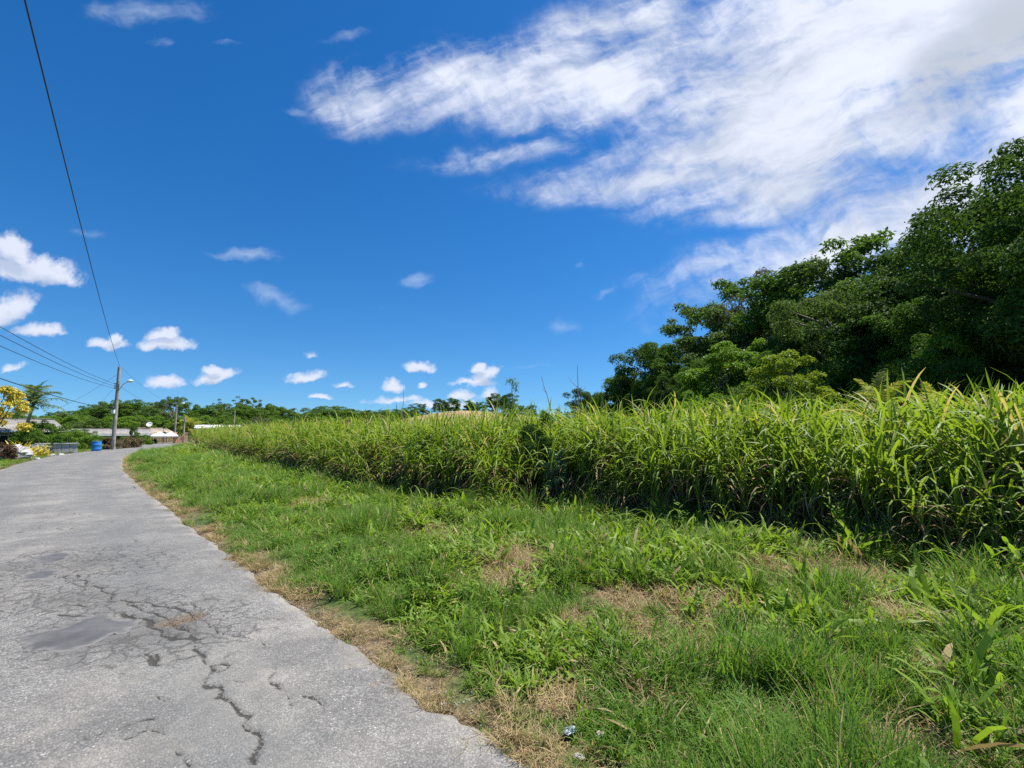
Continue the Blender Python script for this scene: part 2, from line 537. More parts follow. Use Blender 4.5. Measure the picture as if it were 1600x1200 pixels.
M['roof_tan'] = plain('rusty_tan_roof', (0.36, 0.29, 0.22), 0.7, 0.3, 1.5, 0.1)
M['wall_cream'] = plain('cream_render', (0.58, 0.52, 0.40), 0.85, 0.15, 2, 0.1)
M['wall_grey'] = plain('grey_render', (0.42, 0.42, 0.42), 0.85, 0.15, 2, 0.1)
M['wall_pink'] = plain('salmon_paint', (0.72, 0.40, 0.28), 0.8, 0.15, 2, 0.1)
M['dark_glass'] = plain('dark_window_glass', (0.03, 0.035, 0.04), 0.12, 0.2, 4, 0.0)
M['wood_dark'] = plain('dark_timber', (0.12, 0.085, 0.06), 0.8, 0.3, 4, 0.2)
M['wood_gold'] = plain('golden_timber', (0.45, 0.30, 0.12), 0.7, 0.3, 4, 0.2)
M['blue'] = plain('blue_plastic', (0.02, 0.19, 0.52), 0.4, 0.12, 5, 0.03)
M['concrete'] = plain('grey_concrete', (0.36, 0.36, 0.36), 0.9, 0.25, 9, 0.4)
M['stone'] = plain('pale_limestone', (0.34, 0.34, 0.33), 0.9, 0.35, 3, 0.6)
M['plastic_clear'] = plain('crumpled_clear_plastic', (0.17, 0.21, 0.24), 0.3, 0.3, 14, 0.3)
M['paper'] = plain('white_scrap', (0.36, 0.32, 0.26), 0.8, 0.2, 20, 0.2)
M['straw'] = plain('dry_leaf', (0.50, 0.36, 0.20), 0.8, 0.2, 20, 0.2)
M['patch'] = None

# ------------------------------------------------------------------ plan of the place (metres), read off the ground
def catmull(P, n=40):
    P = np.asarray(P, float)
    Q = np.vstack([2 * P[0] - P[1], P, 2 * P[-1] - P[-2]])
    out = []
    for i in range(1, len(Q) - 2):
        t = np.linspace(0, 1, n, endpoint=False)[:, None]
        a, b, c, d = Q[i - 1], Q[i], Q[i + 1], Q[i + 2]
        out.append(0.5 * (2 * b + (c - a) * t + (2 * a - 5 * b + 4 * c - d) * t ** 2 + (3 * b - 3 * c + d - a) * t ** 3))
    out.append(P[-1:])
    return np.vstack(out)


def resample(P, step):
    d = np.concatenate([[0], np.cumsum(np.linalg.norm(np.diff(P, axis=0), axis=1))])
    s = np.arange(0, d[-1], step)
    return np.column_stack([np.interp(s, d, P[:, k]) for k in range(P.shape[1])])


def px_line(pts):
    return [at(x, y)[:2] for x, y in pts]


EDGE_R = catmull([(26, -22), (13, -10), (6.2, -3.6), (3.0, -0.5), (1.5, 0.98), (0.72, 1.76)] + px_line([(866, 1200), (722, 1112), (606, 1040), (450, 930), (330, 840), (250, 780), (196, 732), (207, 710), (262, 700), (300, 692)]) + [(-58, 92), (-66, 125)])
EDGE_R = resample(EDGE_R, 0.1)
CANE = catmull([(34, -16), (20, -7), (12.5, -1.0)] + px_line([(1700, 935), (1500, 884), (1300, 850), (1100, 824), (900, 795), (700, 786), (600, 771), (500, 752), (400, 726), (330, 706)]) + [(-33.5, 50), (-43, 70), (-52, 95), (-58, 125)])
CANE = resample(CANE, 0.15)


def sdist(line, x, y):
    """signed distance to a polyline, positive on its right-hand side (walking along it)"""
    x = np.asarray(x, float).ravel(); y = np.asarray(y, float).ravel()
    out = np.empty(len(x))
    T = np.gradient(line, axis=0); T /= np.linalg.norm(T, axis=1)[:, None]
    L = line[::2]; T = T[::2]
    for i in range(0, len(x), 20000):
        dx = x[i:i + 20000, None] - L[None, :, 0]; dy = y[i:i + 20000, None] - L[None, :, 1]
        d2 = dx * dx + dy * dy
        k = d2.argmin(1)
        r = np.arange(len(k))
        sgn = dx[r, k] * T[k, 1] - dy[r, k] * T[k, 0]
        out[i:i + 20000] = np.where(sgn >= 0, 1, -1) * np.sqrt(d2[r, k])
    return out


ROAD_W = 4.05
DRY_SPOTS = [(at(px, py)[:2], r) for px, py, r in [
    (800, 890, .55), (760, 925, .35), (1030, 835, .8), (980, 955, .45), (1090, 955, .5), (1200, 905, .7), (1330, 905, .7), (1510, 935, .75), (830, 800, .8),
    (1250, 860, .6), (1170, 850, .6), (560, 760, .7), (500, 790, .7), (900, 975, .3), (1450, 1080, .3), (1140, 1010, .3), (1010, 1100, .2), (1560, 1020, .3), (690, 800, .7),
    (880, 1100, .25), (1040, 1030, .3), (1400, 990, .35), (1230, 1130, .25), (1350, 1150, .2)]]


def dryness(x, y, sr=None):
    """0..1: brown thatch and bare soil on the verge"""
    if sr is None:
        sr = sdist(EDGE_R, x, y)
    wob = (vnoise(x, y, 0.18, 43) - 0.5) * 0.35 + (vnoise(x, y, 0.35, 41) - 0.5) * 0.45 + (vnoise(x, y, 1.1, 42) - 0.5) * 0.5
    d = 0.92 * (1.0 - sstep(sr + wob * 0.75, 0.0, 0.30))
    for (p, r) in DRY_SPOTS:
        q = np.hypot(np.asarray(x) - p[0], np.asarray(y) - p[1]) / (r * .95)
        d = np.maximum(d, 1 - sstep(q + wob * 1.1, 0.55, 1.15))
    n = fbm(x, y, 1.3, 5, 3)
    d = np.maximum(d, 0.8 * sstep(n, 0.63, 0.74))
    return d


def H(x, y, sr=None):
    x = np.asarray(x, float); y = np.asarray(y, float)
    shp = x.shape
    x = x.ravel(); y = y.ravel()
    if sr is None:
        sr = sdist(EDGE_R, x, y)
    left = -sr - ROAD_W
    r = np.hypot(x, y)
    h = np.zeros_like(x)
    bump = (fbm(x, y, 0.9, 11, 3) - 0.5) * 0.16 + (fbm(x, y, 3.5, 12, 2) - 0.5) * 0.14
    mound = (fbm(x, y, 1.7, 15, 3) - 0.45) * 0.42 * sstep(sr, 1.2, 2.6)
    h += np.where(sr > 0, (bump + mound) * sstep(sr, 0.0, 0.7) + 0.03 * sstep(sr, 0.0, 0.3), 0)
    h += np.where(left > 0, 0.03 * sstep(left, 0, 0.3) + (fbm(x, y, 2.5, 13, 3) - 0.5) * 0.12 * sstep(left, 0, 1), 0)
    h += -1.3 * sstep(left, 1.5, 14) * (1 - sstep(r, 75, 110))
    under = (sr <= 0) & (left <= 0)
    edge = np.minimum(-sr, ROAD_W + sr)
    h = np.where(under, -0.10 * sstep(edge, 0.0, 0.22), h)
    # wooded hill on the right
    h += 15 * sstep(x + 3 * np.sin(y * 0.07), 24, 74) * sstep(y, -40, 10)
    # dry hillock in the middle distance, low hill on the left
    h += 6.5 * np.exp(-(((x + 20) / 24) ** 2 + ((y - 152) / 26) ** 2))
    h += 5.2 * np.exp(-(((x - 6) / 26) ** 2 + ((y - 172) / 26) ** 2))
    h += 5.5 * np.exp(-(((x + 112) / 44) ** 2 + ((y - 140) / 32) ** 2))
    return h.reshape(shp)


def hz(x, y):
    return float(H(np.array([x]), np.array([y]))[0])


# ------------------------------------------------------------------ ground, road
def ground_material():
    m, t, b = new_mat('soil_and_turf')
    g = nd(t, 'ShaderNodeNewGeometry')
    at_ = nd(t, 'ShaderNodeAttribute'); at_.attribute_name = 'dry'
    n1 = b.noise(g.outputs['Position'], 14.0, 6, 0.65)
    n2 = b.noise(g.outputs['Position'], 70.0, 4, 0.6)
    n3 = b.noise(g.outputs['Position'], 0.15, 4, 0.6)
    soil = b.mix(b.ramp(n1, 0.3, 0.7), (0.085, 0.058, 0.036), (0.235, 0.165, 0.095))
    soil = b.mix(b.ramp(n2, 0.52, 0.66), soil, (0.33, 0.25, 0.15))
    turf = b.mix(b.ramp(n1, 0.3, 0.7), (0.030, 0.050, 0.014), (0.080, 0.125, 0.028))
    hay = b.mix(b.ramp(n3, 0.35, 0.65), (0.27, 0.19, 0.10), (0.36, 0.25, 0.135))
    c = b.mix(at_.outputs['Fac'], turf, soil)
    a2 = nd(t, 'ShaderNodeAttribute'); a2.attribute_name = 'hay'
    c = b.mix(a2.outputs['Fac'], c, hay)
    p = nd(t, 'ShaderNodeBsdfPrincipled')
    lk(t, c, p.inputs['Base Color'])
    p.inputs['Roughness'].default_value = 0.95
    p.inputs['Specular IOR Level'].default_value = 0.15
    bp = nd(t, 'ShaderNodeBump'); bp.inputs['Strength'].default_value = 0.8; bp.inputs['Distance'].default_value = 0.03
    lk(t, b.m('ADD', n1, b.m('MULTIPLY', n2, 0.5)), bp.inputs['Height'])
    lk(t, bp.outputs[0], p.inputs['Normal'])
    o = nd(t, 'ShaderNodeOutputMaterial'); lk(t, p.outputs[0], o.inputs['Surface'])
    return m


def set_attr(me, name, vals):
    a = me.attributes.new(name, 'FLOAT', 'POINT')
    a.data.foreach_set('value', np.asarray(vals, np.float32))


def build_ground():
    rr = np.concatenate([[0.25], 0.35 * 1.03 ** np.arange(0, 290)])
    rr = rr[rr < 2500]
    th = np.linspace(0, 2 * math.pi, 420, endpoint=False)
    # finer in front of the camera
    th = th - 0.55 * np.sin(th)      # dense round 0 -> +Y
    R, T = np.meshgrid(rr, th, indexing='ij')
    X = (R * np.sin(T)).ravel(); Y = (R * np.cos(T)).ravel()
    sr = sdist(EDGE_R, X, Y)
    Z = H(X, Y, sr)
    nr, nt = len(rr), len(th)
    V = np.column_stack([X, Y, Z])
    i = np.arange(nr - 1)[:, None]; j = np.arange(nt)[None, :]
    F = np.stack([i * nt + j + 0 * j, i * nt + (j + 1) % nt, (i + 1) * nt + (j + 1) % nt, (i + 1) * nt + j], -1).reshape(-1, 4)[:, ::-1]
    c = len(V)
    V = np.vstack([V, [[0, 0, hz(0, 0)]]])
    tri = np.stack([np.full(nt, c), (np.arange(nt) + 1) % nt, np.arange(nt)], -1)
    me = mk_mesh('ground', V, [F, tri], [ground_material()], None, True)
    r = np.hypot(X, Y)
    d = dryness(X, Y, sr)
    cane = sdist(CANE, X, Y)
    d = np.where((cane > -0.5) & (r < 140), np.maximum(d, 0.8), d)
    left = -sr - ROAD_W
    d = np.where(left > -0.2, 0.75 * (1 - sstep(left, 0.0, 0.5)) + 0.25 * vnoise(X, Y, 1.5, 77), d)
    set_attr(me, 'dry', np.concatenate([d, [1]]))
    hay = np.exp(-(((X + 20) / 26) ** 2 + ((Y - 142) / 26) ** 2)) * 1.8 + np.exp(-(((X - 8) / 26) ** 2 + ((Y - 160) / 26) ** 2)) * 1.4
    hay = np.clip(hay, 0, 1) * (r > 90) + sstep(vnoise(X, Y, 14, 5), 0.75, 0.9) * 0.6 * ((r > 60) & (X < -60))
    set_attr(me, 'hay', np.concatenate([np.clip(hay, 0, 1), [0]]))
    tag(link('ground', me), 'grassy ground of verge, field and hills', None, None, 'structure')


CRACKS = [
    ([(118, 905), (150, 928), (172, 940), (190, 950), (210, 958), (235, 966), (255, 975), (275, 985), (292, 1000), (302, 1015), (312, 1035), (322, 1045), (332, 1078), (348, 1100), (362, 1116), (385, 1140), (402, 1152), (408, 1170), (406, 1200)], 0.035),
    ([(190, 950), (225, 948), (262, 958), (292, 966), (303, 978)], 0.05),
    ([(300, 978), (312, 972), (330, 985)], 0.02), ([(262, 958), (285, 948), (303, 960)], 0.02),
    ([(190, 968), (215, 975), (245, 992), (275, 1005), (300, 1008)], 0.055),
    ([(215, 975), (235, 990), (262, 998)], 0.06),
    ([(208, 1018), (235, 1012), (270, 1012), (296, 1005), (313, 1008)], 0.022),
    ([(225, 1035), (255, 1052), (280, 1040), (312, 1030)], 0.035), ([(240, 1035), (256, 1052)], 0.03),
    ([(322, 1045), (350, 1050), (340, 1060)], 0.03),
    ([(424, 1058), (438, 1085), (452, 1100), (460, 1112)], 0.014), ([(478, 1092), (488, 1102), (500, 1112)], 0.014),
    ([(120, 1180), (150, 1165), (185, 1152), (220, 1140), (240, 1135)], 0.02), ([(200, 1172), (235, 1148), (270, 1160)], 0.014),
    ([(60, 900), (100, 912), (125, 925), (150, 928)], 0.03), ([(70, 960), (100, 955), (135, 960), (160, 952)], 0.03), ([(95, 968), (130, 972), (160, 965)], 0.03),
    ([(60, 830), (100, 832), (150, 825), (180, 818)], 0.03), ([(10, 840), (60, 834)], 0.02), ([(190, 892), (215, 890), (235, 893)], 0.015), ([(140, 880), (165, 882), (175, 878)], 0.02),
    ([(75, 812), (110, 806), (140, 812)], 0.03), ([(280, 1190), (292, 1198), (300, 1210)], 0.02), ([(150, 870), (160, 862), (200, 858), (215, 845)], 0.012),
    ([(185, 770), (190, 762), (205, 760), (215, 766)], 0.02), ([(20, 746), (60, 744)], 0.03), ([(110, 738), (150, 735)], 0.03), ([(250, 1098), (268, 1104)], 0.008),
    ([(330, 985), (360, 1000), (390, 1005), (420, 1020)], 0.007), ([(332, 1078), (360, 1070), (385, 1072)], 0.007),
]
PATCHES = [
    ([(36, 1003), (95, 990), (150, 970), (172, 972), (214, 984), (206, 993), (150, 1015), (112, 1030), (78, 1033), (36, 1032)], 'smooth dark grey asphalt patch beside the long crack'),
    ([(48, 880), (82, 872), (112, 870), (108, 878), (90, 886), (54, 890)], 'small grey asphalt patch left of the verge'),
    ([(38, 908), (70, 899), (98, 897), (88, 906), (60, 914), (36, 916)], 'small dull asphalt patch with faded edge'),
]
POTHOLE = (at(280, 975)[:2], 0.20)


def road_material():
    m, t, b = new_mat('weathered_asphalt')
    g = nd(t, 'ShaderNodeNewGeometry')
    P = g.outputs['Position']
    ck = nd(t, 'ShaderNodeAttribute'); ck.attribute_name = 'crack'
    ph = nd(t, 'ShaderNodeAttribute'); ph.attribute_name = 'pothole'
    wr = nd(t, 'ShaderNodeAttribute'); wr.attribute_name = 'wear'
    big = b.noise(P, 0.55, 5, 0.6)
    mid = b.noise(P, 5.0, 5, 0.65)
    vo = nd(t, 'ShaderNodeTexVoronoi'); vo.inputs['Scale'].default_value = 84.0; vo.feature = 'F1'
    lk(t, P, vo.inputs['Vector'])
    sepc = nd(t, 'ShaderNodeSeparateColor'); lk(t, vo.outputs['Color'], sepc.inputs[0])
    fine = b.noise(P, 120.0, 3, 0.6)
    base = b.mix(b.ramp(big, 0.3, 0.7), (0.170, 0.162, 0.151), (0.243, 0.232, 0.215))
    base = b.mix(b.m('MULTIPLY', b.ramp(mid, 0.45, 0.75), 0.35), base, (0.34, 0.325, 0.30))
    # aggregate: stones of different tone, dark binder between
    st = b.ramp(sepc.outputs[0], 0.0, 1.0, 0.66, 1.26)
    base = b.vm('SCALE', base, s=1.0)
    sc = nd(t, 'ShaderNodeVectorMath'); sc.operation = 'SCALE'
    lk(t, base, sc.inputs[0]); lk(t, st, sc.inputs['Scale'])
    c = sc.outputs[0]
    gap = b.ramp(vo.outputs['Distance'], 0.42, 0.75)
    c = b.mix(b.m('MULTIPLY', gap, 0.70), c, (0.095, 0.100, 0.096))
    white = b.m('MULTIPLY', b.m('GREATER_THAN', sepc.outputs[1], 0.972), b.ramp(vo.outputs['Distance'], 0.55, 0.35))
    c = b.mix(b.m('MULTIPLY', white, 0.65), c, (0.52, 0.50, 0.47))
    c = b.mix(b.m('MULTIPLY', wr.outputs['Fac'], 0.55), c, (0.40, 0.365, 0.31))
    lanes = nd(t, 'ShaderNodeAttribute'); lanes.attribute_name = 'track'
    mott = b.noise(P, 1.7, 6, 0.7, 0.5)
    mo2 = b.noise(P, 11.0, 4, 0.7)
    c = b.mix(b.m('MULTIPLY', b.ramp(b.m('ADD', b.m('MULTIPLY', mott, .7), b.m('MULTIPLY', mo2, .3)), 0.42, 0.62), 0.50), c, (0.105, 0.100, 0.095))
    c = b.mix(b.m('MULTIPLY', b.ramp(b.noise(P, 2.6, 5, 0.7), 0.52, 0.72), 0.30), c, (0.33, 0.30, 0.25))
    c = b.mix(b.m('MULTIPLY', lanes.outputs['Fac'], 0.42), c, (0.125, 0.131, 0.128))
    jag = b.m('ADD', b.m('MULTIPLY', b.m('SUBTRACT', b.noise(P, 34.0, 6, 0.7), 0.5), 1.5), b.m('MULTIPLY', b.m('SUBTRACT', b.noise(P, 130.0, 3, 0.6), 0.5), 0.9))
    near = b.ramp(ck.outputs['Fac'], 0.02, 0.3)
    crk = b.ramp(b.m('ADD', ck.outputs['Fac'], b.m('MULTIPLY', jag, b.m('MULTIPLY', near, 0.46))), 0.72, 0.88)
    stn = b.ramp(b.m('ADD', ck.outputs['Fac'], b.m('MULTIPLY', jag, near)), 0.42, 0.85)
    # fine alligator cracking where the surface is breaking up
    cz = nd(t, 'ShaderNodeAttribute'); cz.attribute_name = 'craze'
    vd = nd(t, 'ShaderNodeTexVoronoi'); vd.feature = 'DISTANCE_TO_EDGE'; vd.inputs['Scale'].default_value = 6.5
    wv_ = b.vm('ADD', P, b.vm('SCALE', b.vm('SUBTRACT', b.noise(P, 9.0, 5, 0.65, color=True), (0.5, 0.5, 0.5)), s=0.16))
    lk(t, wv_, vd.inputs['Vector'])
    fine_ck = b.m('MULTIPLY', b.ramp(b.m('ADD', vd.outputs['Distance'], b.m('MULTIPLY', b.noise(P, 60.0, 3, 0.6), 0.06)), 0.105, 0.055), b.ramp(b.m('ADD', cz.outputs['Fac'], b.m('MULTIPLY', b.m('SUBTRACT', mo2, 0.5), 0.9)), 0.18, 0.45))
    c = b.mix(b.m('MULTIPLY', fine_ck, 0.72), c, (0.055, 0.052, 0.046))
    c = b.mix(b.m('MULTIPLY', b.ramp(b.m('ADD', cz.outputs['Fac'], b.m('MULTIPLY', jag, 0.35)), 0.45, 0.95), 0.35), c, (0.085, 0.080, 0.072))
    c = b.mix(b.m('MULTIPLY', stn, 0.50), c, (0.070, 0.066, 0.058))
    c = b.mix(b.m('MULTIPLY', crk, 0.92), c, b.mix(mid, (0.028, 0.027, 0.024), (0.060, 0.055, 0.045)))
    gr = b.mix(b.ramp(fine, 0.40, 0.68), (0.050, 0.036, 0.026), (0.24, 0.185, 0.13))
    c = b.mix(ph.outputs['Fac'], c, gr)
    p = nd(t, 'ShaderNodeBsdfPrincipled')
    lk(t, c, p.inputs['Base Color'])
    p.inputs['Roughness'].default_value = 0.82
    p.inputs['Specular IOR Level'].default_value = 0.35
    bp = nd(t, 'ShaderNodeBump'); bp.inputs['Strength'].default_value = 0.75; bp.inputs['Distance'].default_value = 0.006
    hgt = b.m('ADD', b.m('SUBTRACT', 1.0, vo.outputs['Distance']), b.m('MULTIPLY', fine, 0.7))
    hgt = b.m('ADD', hgt, b.m('MULTIPLY', sepc.outputs[2], 0.5))
    hgt = b.m('ADD', hgt, b.m('MULTIPLY', mid, 1.2))
    hgt = b.m('SUBTRACT', hgt, b.m('MULTIPLY', crk, 1.6))
    lk(t, hgt, bp.inputs['Height'])
    lk(t, bp.outputs[0], p.inputs['Normal'])
    o = nd(t, 'ShaderNodeOutputMaterial'); lk(t, p.outputs[0], o.inputs['Surface'])
    return m


def patch_material():
    m, t, b = new_mat('newer_asphalt_patch')
    g = nd(t, 'ShaderNodeNewGeometry')
    n = b.noise(g.outputs['Position'], 4.0, 6, 0.6)
    f = b.noise(g.outputs['Position'], 150.0, 3, 0.6)
    c = b.mix(b.ramp(n, 0.3, 0.7), (0.070, 0.071, 0.074), (0.115, 0.115, 0.117))
    c = b.mix(b.ramp(f, 0.66, 0.74), c, (0.26, 0.255, 0.25))
    ed = nd(t, 'ShaderNodeAttribute'); ed.attribute_name = 'rim'
    k = b.ramp(b.m('ADD', ed.outputs['Fac'], b.m('MULTIPLY', b.m('SUBTRACT', b.noise(g.outputs['Position'], 14.0, 5, 0.65), 0.5), 0.9)), 0.15, 0.5)
    c = b.mix(k, (0.155, 0.149, 0.142), c)
    p = nd(t, 'ShaderNodeBsdfPrincipled'); lk(t, c, p.inputs['Base Color']); p.inputs['Roughness'].default_value = 0.9; p.inputs['Specular IOR Level'].default_value = 0.2
    bp = nd(t, 'ShaderNodeBump'); bp.inputs['Strength'].default_value = 0.4; bp.inputs['Distance'].default_value = 0.003
    lk(t, f, bp.inputs['Height']); lk(t, bp.outputs[0], p.inputs['Normal'])
    o = nd(t, 'ShaderNodeOutputMaterial'); lk(t, p.outputs[0], o.inputs['Surface'])
    return m


def road_z(x, y):
    return (fbm(x, y, 1.6, 31, 3) - 0.5) * 0.030 + (fbm(x, y, 0.16, 32, 3) - 0.5) * 0.012


def inside_poly(poly, x, y):
    ins = np.zeros(len(x), bool)
    n = len(poly)
    for i in range(n):
        x1, y1 = poly[i]; x2, y2 = poly[(i + 1) % n]
        c = ((y1 > y) != (y2 > y)) & (x < (x2 - x1) * (y - y1) / (y2 - y1 + 1e-12) + x1)
        ins ^= c
    return ins


def build_road():
    E = EDGE_R
    d = np.concatenate([[0], np.cumsum(np.linalg.norm(np.diff(E, axis=0), axis=1))])
    near = d[np.argmin(np.hypot(E[:, 0] + 0.9, E[:, 1] - 3.3))]
    s = [d[-1]]
    cur = 0.0; s = []
    while cur < d[-1]:
        s.append(cur)
        a = cur - near
        cur += 0.02 if -3.6 < a < 5.2 else min(0.6, 0.02 + 0.05 * max(-3.6 - a, a - 5.2))
    s = np.array(s)
    px = np.interp(s, d, E[:, 0]); py = np.interp(s, d, E[:, 1])
    # smooth tangents
    tx = np.interp(s + 0.8, d, E[:, 0]) - np.interp(s - 0.8, d, E[:, 0]); ty = np.interp(s + 0.8, d, E[:, 1]) - np.interp(s - 0.8, d, E[:, 1])
    L = np.hypot(tx, ty); tx /= L; ty /= L
    nx, ny = -ty, tx                      # to the left
    t = np.linspace(0, 1, 215)
    wid = np.interp(s, [0, near + 14, near + 34, d[-1]], [ROAD_W, ROAD_W, ROAD_W, ROAD_W])
    S, T = np.meshgrid(s, t, indexing='ij')
    off = T * wid[:, None]
    X = px[:, None] + nx[:, None] * off; Y = py[:, None] + ny[:, None] * off
    # ragged edges
    rag = (vnoise(S, 0 * S, 0.10, 51) - 0.5) * 0.06 + (vnoise(S, 0 * S, 0.3, 53) - 0.5) * 0.07 + (vnoise(S, 0 * S, 1.1, 52) - 0.5) * 0.09
    fade = np.clip(1 - off / 0.5, 0, 1)
    X -= nx[:, None] * rag * fade; Y -= ny[:, None] * rag * fade
    x = X.ravel(); y = Y.ravel()
    z = road_z(x, y) + 0.012
    offr = off.ravel(); woff = (wid[:, None] - off).ravel()
    z += 0.05 * np.sin(np.clip(offr / ROAD_W, 0, 1) * math.pi)
    z -= 0.05 * (1 - sstep(np.minimum(offr, woff), 0, 0.12))
    # cracks
    crack = np.zeros(len(x))
    sel = (np.hypot(x, y) < 26)
    xs, ys = x[sel], y[sel]
    jx = (vnoise(xs, ys, 0.13, 61) - 0.5) * 0.09 + (vnoise(xs, ys, 0.05, 62) - 0.5) * 0.022
    jy = (vnoise(xs, ys, 0.13, 63) - 0.5) * 0.09 + (vnoise(xs, ys, 0.05, 64) - 0.5) * 0.022
    cs = np.zeros(len(xs))
    wn = 0.4 + 1.3 * fbm(xs, ys, 0.12, 65, 2)
    for pts, w in CRACKS:
        q = np.array([at(a, b_)[:2] for a, b_ in pts])
        box = (xs > q[:, 0].min() - .5) & (xs < q[:, 0].max() + .5) & (ys > q[:, 1].min() - .5) & (ys < q[:, 1].max() + .5)
        X0, Y0 = xs[box] + jx[box], ys[box] + jy[box]
        best = np.full(len(X0), 9.0)
        for a, c in zip(q[:-1], q[1:]):
            ab = c - a
            tt = np.clip(((X0 - a[0]) * ab[0] + (Y0 - a[1]) * ab[1]) / (ab @ ab), 0, 1)
            best = np.minimum(best, np.hypot(X0 - a[0] - tt * ab[0], Y0 - a[1] - tt * ab[1]))
        val = 1 - best / (0.017 + 0.70 * w * wn[box])
        cs[box] = np.maximum(cs[box], np.clip(val, 0, 1))
    # crazed stains round the pothole
    dp = np.hypot(xs - POTHOLE[0][0], ys - POTHOLE[0][1])
    craze = np.abs(fbm(xs, ys, 0.14, 71, 4) - 0.5)
    zone = np.clip(1 - np.hypot((xs - at(230, 990)[0]) / 1.4, (ys - at(230, 990)[1]) / 1.0), 0, 1)
    zone2 = np.clip(1 - np.hypot((xs - at(110, 890)[0]) / 1.7, (ys - at(110, 890)[1]) / 1.4), 0, 1)
    zone3 = np.clip(1 - np.hypot((xs - at(130, 945)[0]) / 1.5, (ys - at(130, 945)[1]) / 0.7), 0, 1)
    zz = np.maximum(zone, np.maximum(zone2, zone3))
    cs = np.maximum(cs, (1 - sstep(craze, 0.0, 0.06)) * np.clip(zz * 1.6, 0, 1) * 0.62)
    crack[sel] = cs
    crz = np.zeros(len(x)); crz[sel] = np.maximum(zz, cs * .5)
    pot = np.zeros(len(x))
    pot[sel] = 1 - sstep(dp / POTHOLE[1] + (fbm(xs, ys, 0.2, 73, 3) - 0.5) * 1.3, 0.55, 1.0)
    z -= 0.016 * sstep(crack, .45, .9) * (1 - 0.5 * vnoise(x, y, 0.05, 66)) + 0.035 * pot
    z += pot * (vnoise(x, y, 0.05, 74) - 0.3) * 0.02
    # pale grit along both edges and between wheel tracks
    wear = (1 - sstep(np.minimum(offr, woff) + (vnoise(x, y, 0.25, 81) - 0.5) * 0.3, 0.0, 0.28)) * 0.8
    wear = np.maximum(wear, 0.35 * sstep(fbm(x, y, 0.8, 82, 4), 0.55, 0.75))
    ns, nt = S.shape
    i = np.arange(ns - 1)[:, None]; j = np.arange(nt - 1)[None, :]
    F = np.stack([i * nt + j, (i + 1) * nt + j, (i + 1) * nt + j + 1, i * nt + j + 1], -1).reshape(-1, 4)
    me = mk_mesh('road', np.column_stack([x, y, z]), F, [road_material()], None, True)
    set_attr(me, 'crack', crack); set_attr(me, 'pothole', pot); set_attr(me, 'wear', wear)
    set_attr(me, 'craze', crz)
    trk = np.exp(-((offr - 1.05) / .34) ** 2) + np.exp(-((offr - 2.75) / .34) ** 2)
    set_attr(me, 'track', trk * (0.3 + 1.0 * fbm(x, y, 1.2, 83, 3)))
    road = tag(link('road', me), 'narrow worn grey asphalt lane curving to the left', None, None, 'structure')
    pm = patch_material()
    for pts, lab in PATCHES:
        q = np.array([at(a, b_)[:2] for a, b_ in pts])
        q = resample(np.vstack([catmull(q, 6), q[:1]]), 0.02)
        q += (np.column_stack([vnoise(q[:, 0], q[:, 1], 0.10, 91), vnoise(q[:, 0], q[:, 1], 0.10, 92)]) - 0.5) * 0.10 + (np.column_stack([vnoise(q[:, 0], q[:, 1], 0.03, 93), vnoise(q[:, 0], q[:, 1], 0.03, 94)]) - 0.5) * 0.05
        lo, hi = q.min(0) - 0.02, q.max(0) + 0.02
        gx, gy = np.meshgrid(np.arange(lo[0], hi[0], 0.014), np.arange(lo[1], hi[1], 0.014), indexing='ij')
        ins = inside_poly(q, gx.ravel(), gy.ravel()).reshape(gx.shape)
        idx = np.arange(gx.size).reshape(gx.shape)
        ok = ins[:-1, :-1] & ins[1:, :-1] & ins[1:, 1:] & ins[:-1, 1:]
        Fp = np.stack([idx[:-1, :-1], idx[1:, :-1], idx[1:, 1:], idx[:-1, 1:]], -1)[ok]
        gxr, gyr = gx.ravel(), gy.ravel()
        srp = -sdist(EDGE_R, gxr, gyr)
        gz = road_z(gxr, gyr) + 0.012 + 0.05 * np.sin(np.clip(srp / ROAD_W, 0, 1) * math.pi) + 0.0045
        V = np.column_stack([gxr, gyr, gz])
        # the outline itself: pull the border vertices onto the patch's edge
        cnt = np.zeros(len(V)); np.add.at(cnt, Fp.ravel(), 1)
        bord = np.where((cnt > 0) & (cnt < 4))[0]
        kk = np.argmin((V[bord, None, 0] - q[None, :, 0]) ** 2 + (V[bord, None, 1] - q[None, :, 1]) ** 2, 1)
        V[bord, :2] = q[kk]
        V[bord, 2] -= 0.0035
        used = np.unique(Fp); rem = np.full(len(V), -1); rem[used] = np.arange(len(used))
        rim = np.full(len(used), 9.0)
        for k in range(0, len(q), 2):
            rim = np.minimum(rim, np.hypot(V[used, 0] - q[k, 0], V[used, 1] - q[k, 1]))
        pme = mk_mesh('asphalt_patch', V[used], rem[Fp], [pm], None, True)
        set_attr(pme, 'rim', np.clip(rim / 0.12, 0, 1))
        o = link('asphalt_patch', pme, road)
        o['label'] = lab


build_ground()
build_road()
